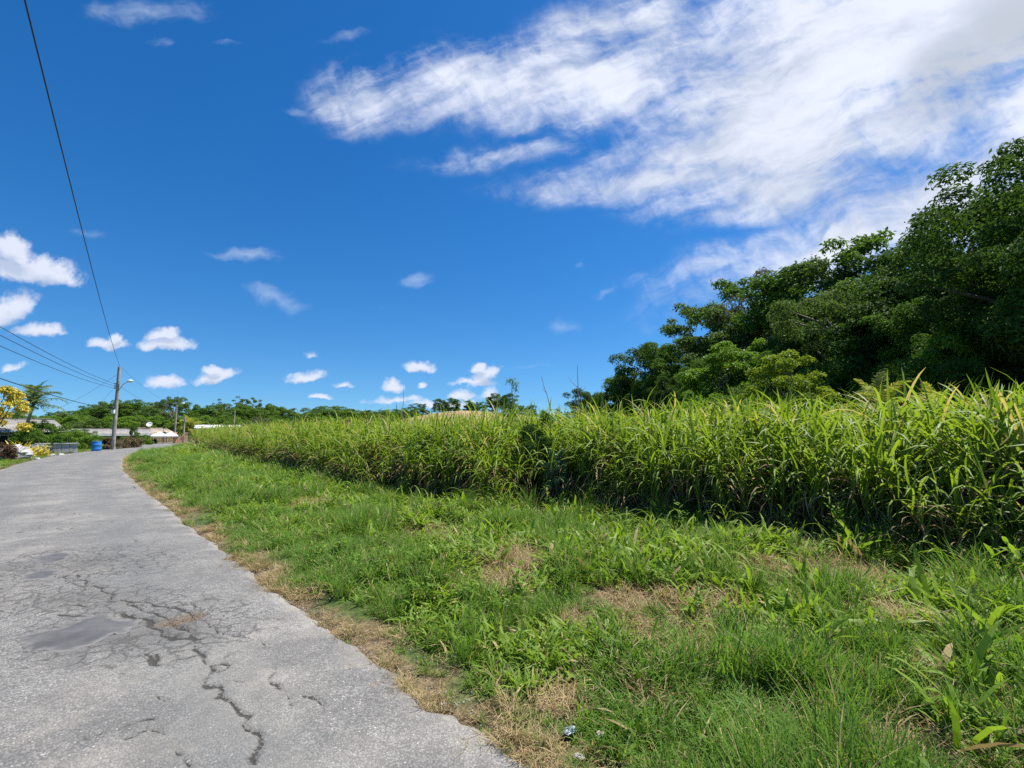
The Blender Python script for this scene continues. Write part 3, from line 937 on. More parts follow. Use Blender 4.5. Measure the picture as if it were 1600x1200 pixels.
# ------------------------------------------------------------------ scattering for what nobody could count
def scatter(name, pts, rot, scl, idx, sources, label):
    """stuff: points carry rotation, size and variant; geometry nodes set a tuft on each"""
    me = bpy.data.meshes.new(name)
    me.vertices.add(len(pts)); me.vertices.foreach_set('co', np.asarray(pts, np.float32).ravel())
    a = me.attributes.new('rot', 'FLOAT_VECTOR', 'POINT'); a.data.foreach_set('vector', np.asarray(rot, np.float32).ravel())
    a = me.attributes.new('scl', 'FLOAT_VECTOR', 'POINT'); a.data.foreach_set('vector', np.asarray(scl, np.float32).ravel())
    a = me.attributes.new('idx', 'INT', 'POINT'); a.data.foreach_set('value', np.asarray(idx, np.int32))
    me.update()
    c = bpy.data.collections.new(name + '_variants')
    for k, sm in enumerate(sources):
        c.objects.link(bpy.data.objects.new('%s_variant_%02d' % (name, k), sm))
    g = bpy.data.node_groups.new(name, 'GeometryNodeTree')
    g.interface.new_socket('Geometry', in_out='INPUT', socket_type='NodeSocketGeometry')
    g.interface.new_socket('Geometry', in_out='OUTPUT', socket_type='NodeSocketGeometry')
    gi = g.nodes.new('NodeGroupInput'); go = g.nodes.new('NodeGroupOutput')
    iop = g.nodes.new('GeometryNodeInstanceOnPoints')
    ci = g.nodes.new('GeometryNodeCollectionInfo')
    ci.inputs['Collection'].default_value = c
    ci.inputs['Separate Children'].default_value = True
    ci.inputs['Reset Children'].default_value = True

    def na(n, dt):
        q = g.nodes.new('GeometryNodeInputNamedAttribute'); q.data_type = dt; q.inputs['Name'].default_value = n
        return q.outputs[0]
    e2r = g.nodes.new('FunctionNodeEulerToRotation')
    g.links.new(na('rot', 'FLOAT_VECTOR'), e2r.inputs[0])
    g.links.new(gi.outputs[0], iop.inputs['Points'])
    g.links.new(ci.outputs[0], iop.inputs['Instance'])
    iop.inputs['Pick Instance'].default_value = True
    g.links.new(na('idx', 'INT'), iop.inputs['Instance Index'])
    g.links.new(e2r.outputs[0], iop.inputs['Rotation'])
    g.links.new(na('scl', 'FLOAT_VECTOR'), iop.inputs['Scale'])
    g.links.new(iop.outputs[0], go.inputs[0])
    o = link(name, me)
    md = o.modifiers.new('scatter', 'NODES'); md.node_group = g
    return tag(o, label, None, None, 'stuff')


def blade(L, Wd, a0, droop, nseg, fold=0.0, prof=0.55, twist=0.0):
    """one leaf blade along +X, rising at angle a0 and bending over; returns V,F (quads)"""
    t = np.linspace(0, 1, nseg + 1)
    ang = a0 - droop * t ** 1.4
    dx = np.cos(ang) * L / nseg; dz = np.sin(ang) * L / nseg
    x = np.concatenate([[0], np.cumsum(dx[:-1])]); z = np.concatenate([[0], np.cumsum(dz[:-1])])
    w = Wd * np.minimum(1, (t + 0.12) / 0.3) ** 0.7 * (1 - t ** 2.2) ** prof * 0.5
    w[-1] = Wd * 0.03
    nxn, nzn = -np.sin(ang), np.cos(ang)
    tw = twist * t
    if fold:
        V = np.zeros((3 * (nseg + 1), 3))
        for k, sgn in enumerate((-1, 0, 1)):
            V[k::3, 0] = x + nxn * abs(sgn) * w * fold
            V[k::3, 1] = sgn * w * np.cos(tw)
            V[k::3, 2] = z + nzn * abs(sgn) * w * fold + sgn * w * np.sin(tw)
        F = [[3 * i + k, 3 * i + k + 1, 3 * i + k + 4, 3 * i + k + 3] for i in range(nseg) for k in (0, 1)]
    else:
        V = np.zeros((2 * (nseg + 1), 3))
        for k, sgn in enumerate((-1, 1)):
            V[k::2, 0] = x
            V[k::2, 1] = sgn * w * np.cos(tw)
            V[k::2, 2] = z + sgn * w * np.sin(tw)
        F = [[2 * i, 2 * i + 1, 2 * i + 3, 2 * i + 2] for i in range(nseg)]
    return V, np.array(F)


def rotz(V, a):
    c, s = math.cos(a), math.sin(a)
    return V @ np.array([[c, s, 0], [-s, c, 0], [0, 0, 1]])


def tuft(name, n, spread, L, Wd, a0, droop, nseg, mat, seed, mix=None, mixn=0):
    r = np.random.default_rng(seed)
    g = Geo()
    for k in range(n):
        l = L * r.uniform(0.55, 1.15)
        V, F = blade(l, Wd * r.uniform(0.7, 1.25), r.uniform(*a0), r.uniform(*droop), nseg, twist=r.uniform(-1, 1))
        V = rotz(V, r.uniform(0, 6.283))
        rad = spread * math.sqrt(r.uniform(0, 1)); th = r.uniform(0, 6.283)
        V = V + np.array([rad * math.cos(th), rad * math.sin(th), -0.01])
        g.add(V, F, 1 if k < mixn else 0)
    return g.mesh(name, [M[mat]] + ([M[mix]] if mix else []))


GRASS = [tuft('grass_tuft', 26, 0.085, 0.170, 0.0105, (0.4, 1.45), (0.5, 1.9), 3, 'grass', 100 + k, 'dry', 1) for k in range(4)]
FINE = [tuft('fine_grass_tuft', 46, 0.10, 0.18, 0.0062, (0.6, 1.45), (0.7, 2.1), 3, 'grass_fine', 120 + k, 'dry', 2) for k in range(4)]
BROAD = [tuft('broad_grass_tuft', 16, 0.09, 0.20, 0.020, (0.3, 1.35), (0.5, 1.7), 4, 'broad', 140 + k, 'dry', 1) for k in range(5)]
DRY = [tuft('dry_grass_tuft', 34, 0.13, 0.21, 0.0065, (0.05, 0.9), (0.2, 1.1), 3, 'dry', 160 + k, 'grass', 3) for k in range(4)]
TALL = [tuft('tall_grass_tuft', 60, 0.10, 0.36, 0.0065, (0.95, 1.52), (0.3, 1.3), 4, 'grass_fine', 180 + k, 'dry', 3) for k in range(3)]


def herb(name, seed, mat='broad'):
    """small broad-leaved weed: upright stems with paired leaves"""
    r = np.random.default_rng(seed)
    g = Geo()
    for s_ in range(5):
        h = r.uniform(0.12, 0.3); az = r.uniform(0, 6.28); lean = r.uniform(0.05, 0.5)
        top = np.array([math.cos(az) * lean * h, math.sin(az) * lean * h, h])
        g.tube([np.zeros(3), top * 0.5, top], [0.003, 0.0025, 0.0015], 4, 0, False)
        for k in range(7):
            p = top * (0.25 + 0.75 * k / 6)
            V, F = blade(r.uniform(0.05, 0.10), r.uniform(0.018, 0.035), r.uniform(0.0, 0.9), r.uniform(0.2, 1.2), 3)
            g.add(rotz(V, k * 2.4 + r.uniform(-.4, .4)) + p, F, 0)
    return g.mesh(name, [M[mat]])


HERB = [herb('broad_leaved_weed', 200 + k, ('broad', 'grass')[k % 2]) for k in range(4)]


def polar_pts(n, r0, r1, a0, a1, power=1.0):
    """density falls as 1/r**power from the viewpoint, so that nearby ground carries most of the blades"""
    u_ = RNG.uniform(0, 1, n)
    e = 2.0 - power
    r = (r0 ** e + u_ * (r1 ** e - r0 ** e)) ** (1 / e)
    a = RNG.uniform(math.radians(a0), math.radians(a1), n)
    return r * np.sin(a), r * np.cos(a)


def rots(n, tilt=0.2):
    return np.column_stack([RNG.normal(0, tilt, n), RNG.normal(0, tilt, n), RNG.uniform(0, 6.283, n)])


def put(name, x, y, size, sources, label, tilt=0.2, grow=14.0, zs=1.0, sink=0.0, sr=None):
    r = np.hypot(x, y)
    z = H(x, y, sr) - sink
    k = size * RNG.uniform(0.65, 1.35, len(x)) * (1 + r / grow * 0.5)
    hgt = np.minimum(k, size * 1.5) * zs * RNG.uniform(0.8, 1.2, len(x))
    return scatter(name, np.column_stack([x, y, z]), rots(len(x), tilt), np.column_stack([k, k, hgt]), RNG.integers(0, len(sources), len(x)), sources, label)


def verge_grass():
    x, y = polar_pts(110000, 1.0, 62, -85, 85, 1.05)
    sr = sdist(EDGE_R, x, y)
    k = (sr > -0.10) & (sr < 13)
    x, y, sr = x[k], y[k], sr[k]
    cn = sdist(CANE, x, y)
    k = cn < 1.2
    x, y, sr, cn = x[k], y[k], sr[k], cn[k]
    d = dryness(x, y, sr)
    u_ = RNG.uniform(0, 1, len(x))
    kind = fbm(x, y, 1.5, 301, 3) + 0.17 * sstep(x + 0.4 * y, -0.5, 4) - 0.03 + (RNG.uniform(0, 1, len(x)) - .5) * 0.22
    green = u_ > d * 0.94
    fine = green & (kind < 0.50)
    mid = green & (kind >= 0.46) & (kind < 0.60)
    brd = green & (sr > 0.35) & (kind >= 0.60) & (RNG.uniform(0, 1, len(x)) < 0.62)
    short = np.clip(0.45 + sr * 0.8, 0.45, 1.0)
    hh = 0.45 + 1.0 * fbm(x, y, 0.6, 305, 3)

    def go(name, s, size, src, lab, **kw):
        put(name, x[s], y[s], size * (short * hh)[s] if np.ndim(size) == 0 else size, src, lab, sr=sr[s], **kw)
    go('verge_grass', mid, 0.95, GRASS, 'short green grass growing over the roadside verge')
    go('fine_verge_grass', fine, 1.0, FINE, 'fine dense green grass along the road edge')
    go('broad_leaf_grass', brd, 0.95, BROAD, 'pale broad leaved grass on the verge before the cane')
    tl = green & (fbm(x, y, 0.7, 311, 2) > 0.60) & (RNG.uniform(0, 1, len(x)) < 0.30) & (sr > 0.3)
    go('tall_verge_grass', tl, 0.85, TALL, 'taller clumped grass rising from the verge')
    hb = green & (fbm(x, y, 0.9, 315, 2) > 0.54) & (RNG.uniform(0, 1, len(x)) < 0.26) & (sr > 0.35)
    go('verge_weeds', hb, 0.6, HERB, 'low broad leaved weeds among the verge grass')
    # lone broad tufts standing up out of the rougher ground nearer the cane
    rk = green & (sr > 1.6) & (cn > -4.0) & (fbm(x, y, 0.8, 331, 3) + 0.10 * sstep(cn, -2.6, -.3) > 0.55) & (RNG.uniform(0, 1, len(x)) < 0.30)
    put('rank_grass', x[rk], y[rk], 1.35, BROAD, 'rank broad bladed tufts on the rough bank below the cane', sr=sr[rk], tilt=.25, zs=1.2)
    # brown thatch where the ground shows
    dr = (RNG.uniform(0, 1, len(x)) < np.clip(d * 0.85 + 0.02, 0, 1))
    go('dry_verge_grass', dr, 0.80, DRY, 'brown dried grass lying on bare patches of the verge')


def left_lawn():
    x, y = polar_pts(16000, 9, 75, -75, -20, 1.1)
    sr = sdist(EDGE_R, x, y)
    k = (-sr > ROAD_W - 0.03) & (-sr < ROAD_W + 16)
    x, y, sr = x[k], y[k], sr[k]
    put('lawn_grass', x, y, 0.75, GRASS, 'rough green lawn grass on the far side of the road', sr=sr, zs=0.75)
    far = (RNG.uniform(0, 1, len(x)) < 0.10)
    put('dry_lawn_edge', x[far], y[far], 0.7, DRY, 'dry grass tufts scattered in the lawn across the road', sr=sr[far])


verge_grass()
left_lawn()

# ------------------------------------------------------------------ sugar cane
CANE_LEAVES = [mk_mesh('cane_leaf', *(lambda vf: (vf[0], [vf[1]]))(blade(L, W_, a, dr, 7, 0.35, 0.5, tw)), [M['cane']], None, True)
               for L, W_, a, dr, tw in [(1.05, .036, 1.42, 1.3, .2), (1.2, .039, 1.3, 2.1, -.4), (0.95, .034, 1.1, 2.3, .5), (1.3, .041, 1.38, 2.6, -.2), (0.8, .031, 1.5, .5, .3), (1.15, .037, 1.2, 2.9, .1)]]
CANE_DEAD = [mk_mesh('dead_leaf', *(lambda vf: (vf[0], [vf[1]]))(blade(L, W_, a, dr, 5, 0.3, 0.5, tw)), [M['cane_dry']], None, True)
             for L, W_, a, dr, tw in [(0.85, .03, 0.2, 1.9, .8), (0.95, .03, 0.6, 2.5, -.9), (0.7, .026, -0.3, 1.2, 1.2)]]


def me_arrays(me):
    V = np.empty(len(me.vertices) * 3, np.float32); me.vertices.foreach_get('co', V)
    return V.reshape(-1, 3).astype(float), np.array([tuple(p.vertices) for p in me.polygons])


LEAF_VF = [me_arrays(m) for m in CANE_LEAVES]
DEAD_VF = [me_arrays(m) for m in CANE_DEAD]


def cane_design(seed, young=False):
    """stalk lines, (leaf variant, position, azimuth, scale, tilt) for green and dead leaves"""
    r = np.random.default_rng(seed)
    stalks, leaves, dead = [], [], []
    ns = r.integers(3, 5) if not young else r.integers(1, 3)
    for s in range(ns):
        b0 = np.array([r.uniform(-.16, .16), r.uniform(-.16, .16), -0.05])
        h = r.uniform(0.75, 1.18) if not young else r.uniform(0.12, 0.35)
        lean = np.array([r.normal(0, .20), r.normal(0, .20), 0])
        P = [b0 + lean * t * t + np.array([0, 0, h * t]) for t in (0, .5, 1)]
        stalks.append((P, r.uniform(.011, .016)))
        az = r.uniform(0, 6.28)
        nl = 8 if not young else 6
        for k in range(nl):
            t = 0.30 + 0.70 * k / (nl - 1)
            p = b0 + lean * t * t + np.array([0, 0, h * t])
            v = (5, 3, 5, 1, 2, 3, 0, 4)[k] if r.uniform() < .7 else int(r.integers(0, 6))
            leaves.append((v, p, az + (k % 2) * math.pi + r.normal(0, .5), r.uniform(.72, 1.05) * (0.85 if young else 1.0), r.normal(0, .12)))
        for k in range(9 if not young else 1):
            t = r.uniform(.08, .9)
            p = b0 + lean * t * t + np.array([0, 0, h * t])
            dead.append((int(r.integers(0, 3)), p, r.uniform(0, 6.28), r.uniform(.6, 1.0), r.normal(0, .2)))
    return stalks, leaves, dead


def place_arr(V, p, az, sc, tilt):
    Rm = np.array((Euler((tilt, 0, az)).to_matrix()))
    return (V * sc) @ Rm.T + p


def stalk_mesh(stalks):
    g = Geo()
    for P, r in stalks:
        g.tube(P, [r, r * .95, r * .6], 6, 0, True)
    return g.mesh('stalk', [M['cane_stalk']], True)


def joined(items, VF, name, mat):
    g = Geo()
    for v, p, az, sc, tl in items:
        g.add(place_arr(VF[v][0], p, az, sc, tl), VF[v][1])
    return g.mesh(name, [M[mat]], True)


DESIGNS = [cane_design(400 + k) for k in range(8)]
YOUNG = [cane_design(450 + k, True) for k in range(5)]
D_ST = [stalk_mesh(d[0]) for d in DESIGNS]
D_LV = [joined(d[1], LEAF_VF, 'leaf_whorl', 'cane') for d in DESIGNS]
D_DD = [joined(d[2], DEAD_VF, 'dead_leaves', 'cane_dry') for d in DESIGNS]
Y_ST = [stalk_mesh(d[0]) for d in YOUNG]
# field variants: everything of a plant in one mesh
FIELD = []
for d in DESIGNS:
    g = Geo()
    for P, r in d[0]:
        g.tube(P, [r, r * .95, r * .6], 4, 2, False)
    for v, p, az, sc, tl in d[1]:
        g.add(place_arr(LEAF_VF[v][0], p, az, sc, tl), LEAF_VF[v][1], 0)
    for v, p, az, sc, tl in d[2]:
        g.add(place_arr(DEAD_VF[v][0], p, az, sc, tl), DEAD_VF[v][1], 1)
    FIELD.append(g.mesh('cane_plant', [M['cane'], M['cane_dry'], M['cane_stalk']], True))


def clear_of_bush(x, y):
    q = at(840, 792)[:2] + np.array([0.1, 0.75])
    return np.hypot(x - q[0], y - q[1]) > 0.5


def cane_field():
    n = 60000
    r = np.sqrt(RNG.uniform(3.0 ** 2, 120.0 ** 2, n)); a = RNG.uniform(math.radians(-62), math.radians(88), n)
    keep = RNG.uniform(0, 1, n) < np.clip(60.0 / (r + 10), 0.25, 1)
    x, y = r * np.sin(a), r * np.cos(a)
    cn = sdist(CANE, x, y)
    k = keep & (cn > -0.2 + 0.9 * (fbm(x, y, 1.4, 503, 2) - 0.35)) & (x < 21 + 3 * np.sin(y * .1)) & clear_of_bush(x, y)
    x, y, cn = x[k], y[k], cn[k]
    # thin it to about 3 clumps a square metre near, keep a minimum gap
    x2, y2 = [], []
    cell = {}
    order = np.argsort(np.hypot(x, y))
    keepi = []
    for i in order:
        rr = math.hypot(x[i], y[i])
        gap = 0.44 if rr < 30 else 0.62
        c = (int(x[i] / gap), int(y[i] / gap))
        if c in cell:
            continue
        cell[c] = 1; keepi.append(i)
    x, y, cn = x[keepi], y[keepi], cn[keepi]
    # more clumps needed close in: dense second draw along the front
    m = 14000
    r = RNG.uniform(4.5, 40, m); a = RNG.uniform(math.radians(-60), math.radians(80), m)
    xa, ya = r * np.sin(a), r * np.cos(a)
    ca = sdist(CANE, xa, ya)
    ok = (ca > -0.2 + 0.9 * (fbm(xa, ya, 1.4, 503, 2) - 0.35)) & (ca < 6) & clear_of_bush(xa, ya)
    xa, ya, ca = xa[ok], ya[ok], ca[ok]
    ki = []
    for i in np.argsort(np.hypot(xa, ya)):
        c = (int(xa[i] / .37) + 5000, int(ya[i] / .37))
        if c in cell:
            continue
        cell[c] = 1; ki.append(i)
    x = np.concatenate([x, xa[ki]]); y = np.concatenate([y, ya[ki]]); cn = np.concatenate([cn, ca[ki]])
    z = H(x, y)
    size = 1.20 + 0.50 * (fbm(x, y, 2.2, 501, 3) - 0.5) + RNG.normal(0, 0.07, len(x))
    size *= 1 - (0.30 + 0.35 * vnoise(x, y, 0.9, 507)) * (1 - sstep(cn, -0.7, 1.1))
    size = np.where(RNG.uniform(0, 1, len(x)) < 0.012, size * 1.18, size)
    size *= 1 - 0.07 * sstep(np.hypot(x, y), 11, 22)
    size = np.minimum(size, 1.36) * (1 - 0.10 * (1 - sstep(np.hypot(x, y), 7.0, 9.5)))
    rz = RNG.uniform(0, 6.283, len(x)); tx = RNG.normal(0, .12, len(x)); ty = RNG.normal(0, .12, len(x))
    var = RNG.integers(0, len(DESIGNS), len(x))
    # the nearest clumps in view become plants of their own
    ang = np.degrees(np.arctan2(x, y))
    vis = (cn < 1.5) & (np.abs(ang) < 46.5)
    score = np.where(vis, np.hypot(x, y) + cn * 3.0, 1e9)
    order = np.argsort(score)
    front = [i for i in order[:262] if score[i] < 1e8]
    G = 'sugar cane plants at the edge of the field'
    for q, i in enumerate(front):
        v = var[i]
        zone = 'left of the dark bush' if x[i] < 0.2 else ('at the right end' if y[i] < 7.3 else 'right of the dark bush')
        t = thing('sugar_cane', 'leafy sugar cane clump in the field front ' + zone, 'sugar cane',
                  (x[i], y[i], z[i]), rz[i], 'front rank sugar canes ' + zone, (size[i],) * 3)
        t.rotation_euler = (tx[i], ty[i], rz[i])
        link('stalk', D_ST[v], t)
        if q < 70:
            for (lv, p, az, sc, tl) in DESIGNS[v][1]:
                link('leaf', CANE_LEAVES[lv], t, p, (tl, 0, az), (sc,) * 3)
        else:
            link('leaf_whorl', D_LV[v], t)
        link('dead_leaves', D_DD[v], t)
    rest = np.ones(len(x), bool); rest[front] = False
    scatter('cane_field', np.column_stack([x, y, z])[rest], np.column_stack([tx, ty, rz])[rest], np.repeat(size[rest, None], 3, 1), var[rest], FIELD,
            'tall green sugar cane filling the field behind its front rank')
    # young shoots standing out in the verge in front of the field
    spots = [(1135, 845), (1240, 870), (1215, 905), (1340, 895), (1455, 880), (1480, 905), (1010, 870), (1110, 925), (975, 830), (915, 830), (1290, 845), (1395, 865), (1520, 870),
             (1560, 900), (1590, 940), (1065, 850), (870, 815), (790, 800), (720, 800), (660, 795), (1150, 830), (1180, 860), (1580, 880), (1430, 855), (1030, 835), (760, 795), (940, 818), (1330, 860)]
    lst = sorted(spots)
    G2 = 'young cane shoots sprouting in front of the field'
    for q, (px, py) in enumerate(lst):
        p = at(px, py)
        v = q % len(YOUNG)
        s = RNG.uniform(.5, .85)
        zone = 'left of the dark bush' if px < 840 else ('midway along the field edge' if px < 1190 else ('before the right part of the field' if px < 1420 else 'at the right end of the field'))
        t = thing('cane_shoot', 'young pale cane shoot with arching leaves sprouting ' + zone, 'cane shoot', (p[0], p[1], hz(p[0], p[1])), RNG.uniform(0, 6.28), 'young cane shoots ' + zone, (s,) * 3)
        link('stalk', Y_ST[v], t)
        for (lv, pp, az, sc, tl) in YOUNG[v][1]:
            link('leaf', CANE_LEAVES[lv], t, pp, (tl, 0, az), (sc,) * 3)
    # thatch of dead leaves on the ground under the first rows
    x, y = polar_pts(5200, 4, 45, -60, 78, 1.0)
    cn = sdist(CANE, x, y)
    k = (cn > -0.5) & (cn < 1.6)
    put('cane_thatch', x[k], y[k], 1.6, DRY, 'brown dead cane leaves matted under the front of the field', tilt=.3, zs=1.4)


cane_field()


def fringe():
    # grass growing up against the front canes
    x, y = polar_pts(9000, 4, 50, -60, 80, 1.0)
    cn = sdist(CANE, x, y)
    k = (cn > -1.3) & (cn < 0.5) & (fbm(x, y, 0.8, 521, 3) > 0.43)
    x, y = x[k], y[k]
    j = RNG.uniform(0, 1, len(x))
    put('field_edge_grass', x[j < .7], y[j < .7], 1.35, BROAD, 'rank broad leaved grass along the foot of the cane', tilt=.25, zs=1.25)
    put('field_edge_tall_grass', x[j >= .72], y[j >= .72], 1.15, TALL, 'tall grass clumps along the foot of the cane', tilt=.2)
    hb_ = j < .25
    put('field_edge_weeds', x[hb_], y[hb_], 1.0, HERB, 'leafy upright weeds along the foot of the cane', tilt=.15, zs=1.3)


fringe()


def road_shoulder():
    # dead clippings and loose chippings along the crumbling edge of the lane
    i = RNG.integers(60, len(EDGE_R) - 200, 60000)
    near = np.hypot(EDGE_R[i, 0], EDGE_R[i, 1])
    i = i[RNG.uniform(0, 1, len(i)) < np.clip(6.0 / (near + 1), .03, 1)]
    T = EDGE_R[i + 1] - EDGE_R[i]; T /= np.linalg.norm(T, axis=1)[:, None]
    w = RNG.normal(0.02, 0.12, len(i)) * np.where(RNG.uniform(0, 1, len(i)) < .2, 2.2, 1)
    P = EDGE_R[i] + np.column_stack([T[:, 1], -T[:, 0]]) * w[:, None] + T * RNG.uniform(0, .1, (len(i), 1))
    clump = fbm(P[:, 0], P[:, 1], 0.5, 351, 3)
    a = (clump > .57) & (np.arange(len(i)) % 3 > 0)
    x, y, ww = P[a, 0], P[a, 1], w[a]
    z = np.where(ww < 0, road_z(x, y) + 0.0, H(x, y))
    s = RNG.uniform(.35, .75, len(x)) * np.clip(1 + ww * 2, .35, 1)
    scatter('edge_clippings', np.column_stack([x, y, z]), rots(len(x), .35), np.column_stack([s, s, s * .55]), RNG.integers(0, 4, len(x)), DRY, 'dead grass clippings creeping over the edge of the lane')
    r = np.random.default_rng(8)
    chips = []
    for k in range(4):
        V = np.array([[1, 0, 0], [-1, .1, 0], [0, .8, 0], [.1, -.9, 0], [0, 0, .6], [.1, 0, -.4]]) * r.uniform(.6, 1.1, (6, 1))
        F = np.array([[0, 2, 4], [2, 1, 4], [1, 3, 4], [3, 0, 4], [2, 0, 5], [1, 2, 5], [3, 1, 5], [0, 3, 5]])
        chips.append(mk_mesh('chipping', V, [F], [M['stone'] if k % 2 else M['concrete']]))
    b_ = np.arange(len(i)) % 3 == 0
    x, y, ww = P[b_, 0], P[b_, 1], w[b_]
    z = np.where(ww < 0, road_z(x, y) + 0.016, H(x, y) + .006)
    s = RNG.uniform(.003, .010, len(x))
    scatter('edge_gravel', np.column_stack([x, y, z]), rots(len(x), .4), np.column_stack([s, s, s]), RNG.integers(0, 4, len(x)), chips, 'loose stone chippings along the edge of the lane')


road_shoulder()
# ------------------------------------------------------------------ trees
def crown_mesh(name, seed, R, c, nclump, nleaf, leaf, mat, flat=0.75, shell=0.45, low=-0.55, droop=0.3, cl=(0.22, 0.38), aspect=0.5, clear=0.35):
    """foliage as leaf-sized folded faces in clumps through an uneven crown; returns mesh and clump centres"""
    r = np.random.default_rng(seed)
    R = np.array(R); c = np.array(c)
    ctr = []
    while len(ctr) < nclump:
        d = r.normal(size=3); d /= np.linalg.norm(d)
        if d[2] < low:
            continue
        rad = shell + (1 - shell) * r.uniform() ** 0.6
        lump = 0.78 + 0.42 * r.uniform()
        ctr.append(c + d * R * rad * lump)
    ctr = np.array(ctr)
    cr = r.uniform(*cl, nclump) * R.mean()
    w = cr ** 2; w /= w.sum()
    which = r.choice(nclump, nleaf, p=w)
    d = r.normal(size=(nleaf, 3)); d /= np.linalg.norm(d, axis=1)[:, None]
    lower = d[:, 2] < -0.1
    d[lower & (r.uniform(size=nleaf) < 0.55), 2] *= -1
    rad = (0.35 + 0.65 * r.uniform(size=nleaf) ** 0.5)
    # ragged twigs beyond the clump surface
    tw = r.uniform(size=nleaf) < 0.06
    rad[tw] *= r.uniform(1.1, 1.45, tw.sum())
    p = ctr[which] + d * (cr[which] * rad)[:, None] * np.array([1, 1, flat])
    out = (p - c) / R; out /= np.linalg.norm(out, axis=1)[:, None] + 1e-6
    nrm = d * 0.55 + out * 0.25 + np.array([0, 0, 0.55]) + r.normal(size=(nleaf, 3)) * 0.45
    nrm /= np.linalg.norm(nrm, axis=1)[:, None]
    t = np.cross(nrm, r.normal(size=(nleaf, 3)))
    t[:, 2] -= droop * 0.5
    t -= nrm * (t * nrm).sum(1)[:, None]
    t /= np.linalg.norm(t, axis=1)[:, None] + 1e-6
    b = np.cross(nrm, t)
    L = leaf * r.uniform(0.6, 1.3, nleaf)[:, None]
    Wd = L * aspect
    V = np.empty((nleaf, 4, 3))
    V[:, 0] = p
    V[:, 1] = p + t * L * 0.5 + b * Wd * 0.5 + nrm * L * 0.10
    V[:, 2] = p + t * L - nrm * L * 0.10
    V[:, 3] = p + t * L * 0.5 - b * Wd * 0.5 + nrm * L * 0.10
    k = np.arange(nleaf)[:, None] * 4
    F = np.concatenate([k + np.array([0, 1, 2]), k + np.array([0, 2, 3])], 1).reshape(-1, 3)
    # the two halves of one leaf stay next to each other
    return mk_mesh(name, V.reshape(-1, 3), [F], [M[mat]]), ctr


def trunk_mesh(name, seed, h0, ctr, r0, mat, nb=9, wob=0.02, top=None):
    r = np.random.default_rng(seed)
    g = Geo()
    top = top if top is not None else h0
    n = 7
    P = [np.array([r.normal(0, wob), r.normal(0, wob), -0.03 + (top + 0.03) * i / (n - 1)]) for i in range(n)]
    P[0][:2] = 0
    g.tube(P, [r0 * (1.35 if i == 0 else 1 - 0.6 * i / (n - 1)) for i in range(n)], 9, 0)
    idx = r.choice(len(ctr), min(nb, len(ctr)), replace=False)
    for i in idx:
        e = ctr[i]
        f = r.uniform(0.55, 1.0)
        k = f * (n - 1); a = int(min(k, n - 2))
        s = P[a] + (P[a + 1] - P[a]) * (k - a)
        mid = (s + e) / 2 + np.array([r.normal(0, .02), r.normal(0, .02), 0.03])
        g.tube([s, mid, e], [r0 * 0.42, r0 * 0.27, r0 * 0.08], 6, 0)
    return g.mesh(name, [M[mat]], True)


KIND = {}


def tree_kind(key, mats, seeds, R, c, nclump, nleaf, leaf, bark='bark', r0=0.022, h0=0.5, **kw):
    out = []
    for q, s in enumerate(seeds):
        mt = mats[q % len(mats)]
        cm, ctr = crown_mesh('crown', s, R, c, nclump, nleaf, leaf, mt, **kw)
        out.append((trunk_mesh('trunk', s + 1, h0, ctr, r0, bark), cm))
    KIND[key] = out


# everything is built one unit tall and scaled to the height of the tree
tree_kind('dense', ['leaf_dark', 'leaf_mid', 'leaf_dark', 'leaf_mid'], [1, 2, 3, 5], (0.36, 0.36, 0.42), (0, 0, 0.55), 90, 17000, 0.026, r0=0.02, bark='bark_dark', cl=(0.13, 0.27), flat=0.7, low=-0.8)
tree_kind('olive', ['leaf_olive', 'leaf_mid'], [11, 12], (0.34, 0.34, 0.44), (0, 0, 0.55), 80, 14000, 0.026, flat=0.6, cl=(0.12, 0.25), low=-0.8)
tree_kind('bright', ['leaf_bright', 'leaf_bright'], [21, 22], (0.38, 0.38, 0.42), (0, 0, 0.55), 70, 12000, 0.032, flat=0.55, cl=(0.13, 0.27), low=-0.8)
tree_kind('spread', ['leaf_mid', 'leaf_olive', 'leaf_mid'], [31, 32, 33], (0.62, 0.62, 0.24), (0, 0, 0.77), 70, 13000, 0.028, flat=0.45, low=-0.5, r0=0.026, h0=0.72, cl=(0.12, 0.24))
tree_kind('airy', ['leaf_olive', 'leaf_mid'], [41, 42], (0.27, 0.27, 0.42), (0, 0, 0.60), 44, 6500, 0.028, r0=0.014, h0=0.85, bark='bark_pale', flat=0.55, cl=(0.14, 0.26), shell=0.6, low=-0.9)
tree_kind('grey', ['leaf_grey'], [51], (0.42, 0.42, 0.38), (0, 0, 0.60), 60, 9000, 0.026, bark='bark_pale', flat=0.6, cl=(0.12, 0.24))
tree_kind('bush', ['leaf_dark', 'leaf_mid', 'leaf_bright', 'leaf_olive'], [61, 62, 63, 64], (0.60, 0.60, 0.50), (0, 0, 0.45), 56, 8000, 0.055, r0=0.02, h0=0.4, low=-0.7, cl=(0.15, 0.30))
tree_kind('mass', ['leaf_mid', 'leaf_bright', 'leaf_olive', 'leaf_mid'], [65, 66, 67, 68], (0.62, 0.62, 0.50), (0, 0, 0.48), 80, 9000, 0.050, r0=0.02, h0=0.5, low=-0.95, cl=(0.12, 0.25), flat=0.6)
tree_kind('lime', ['leaf_lime'], [77], (0.42, 0.42, 0.42), (0, 0, 0.52), 60, 12000, 0.034, flat=0.55, cl=(0.13, 0.26), low=-0.9)
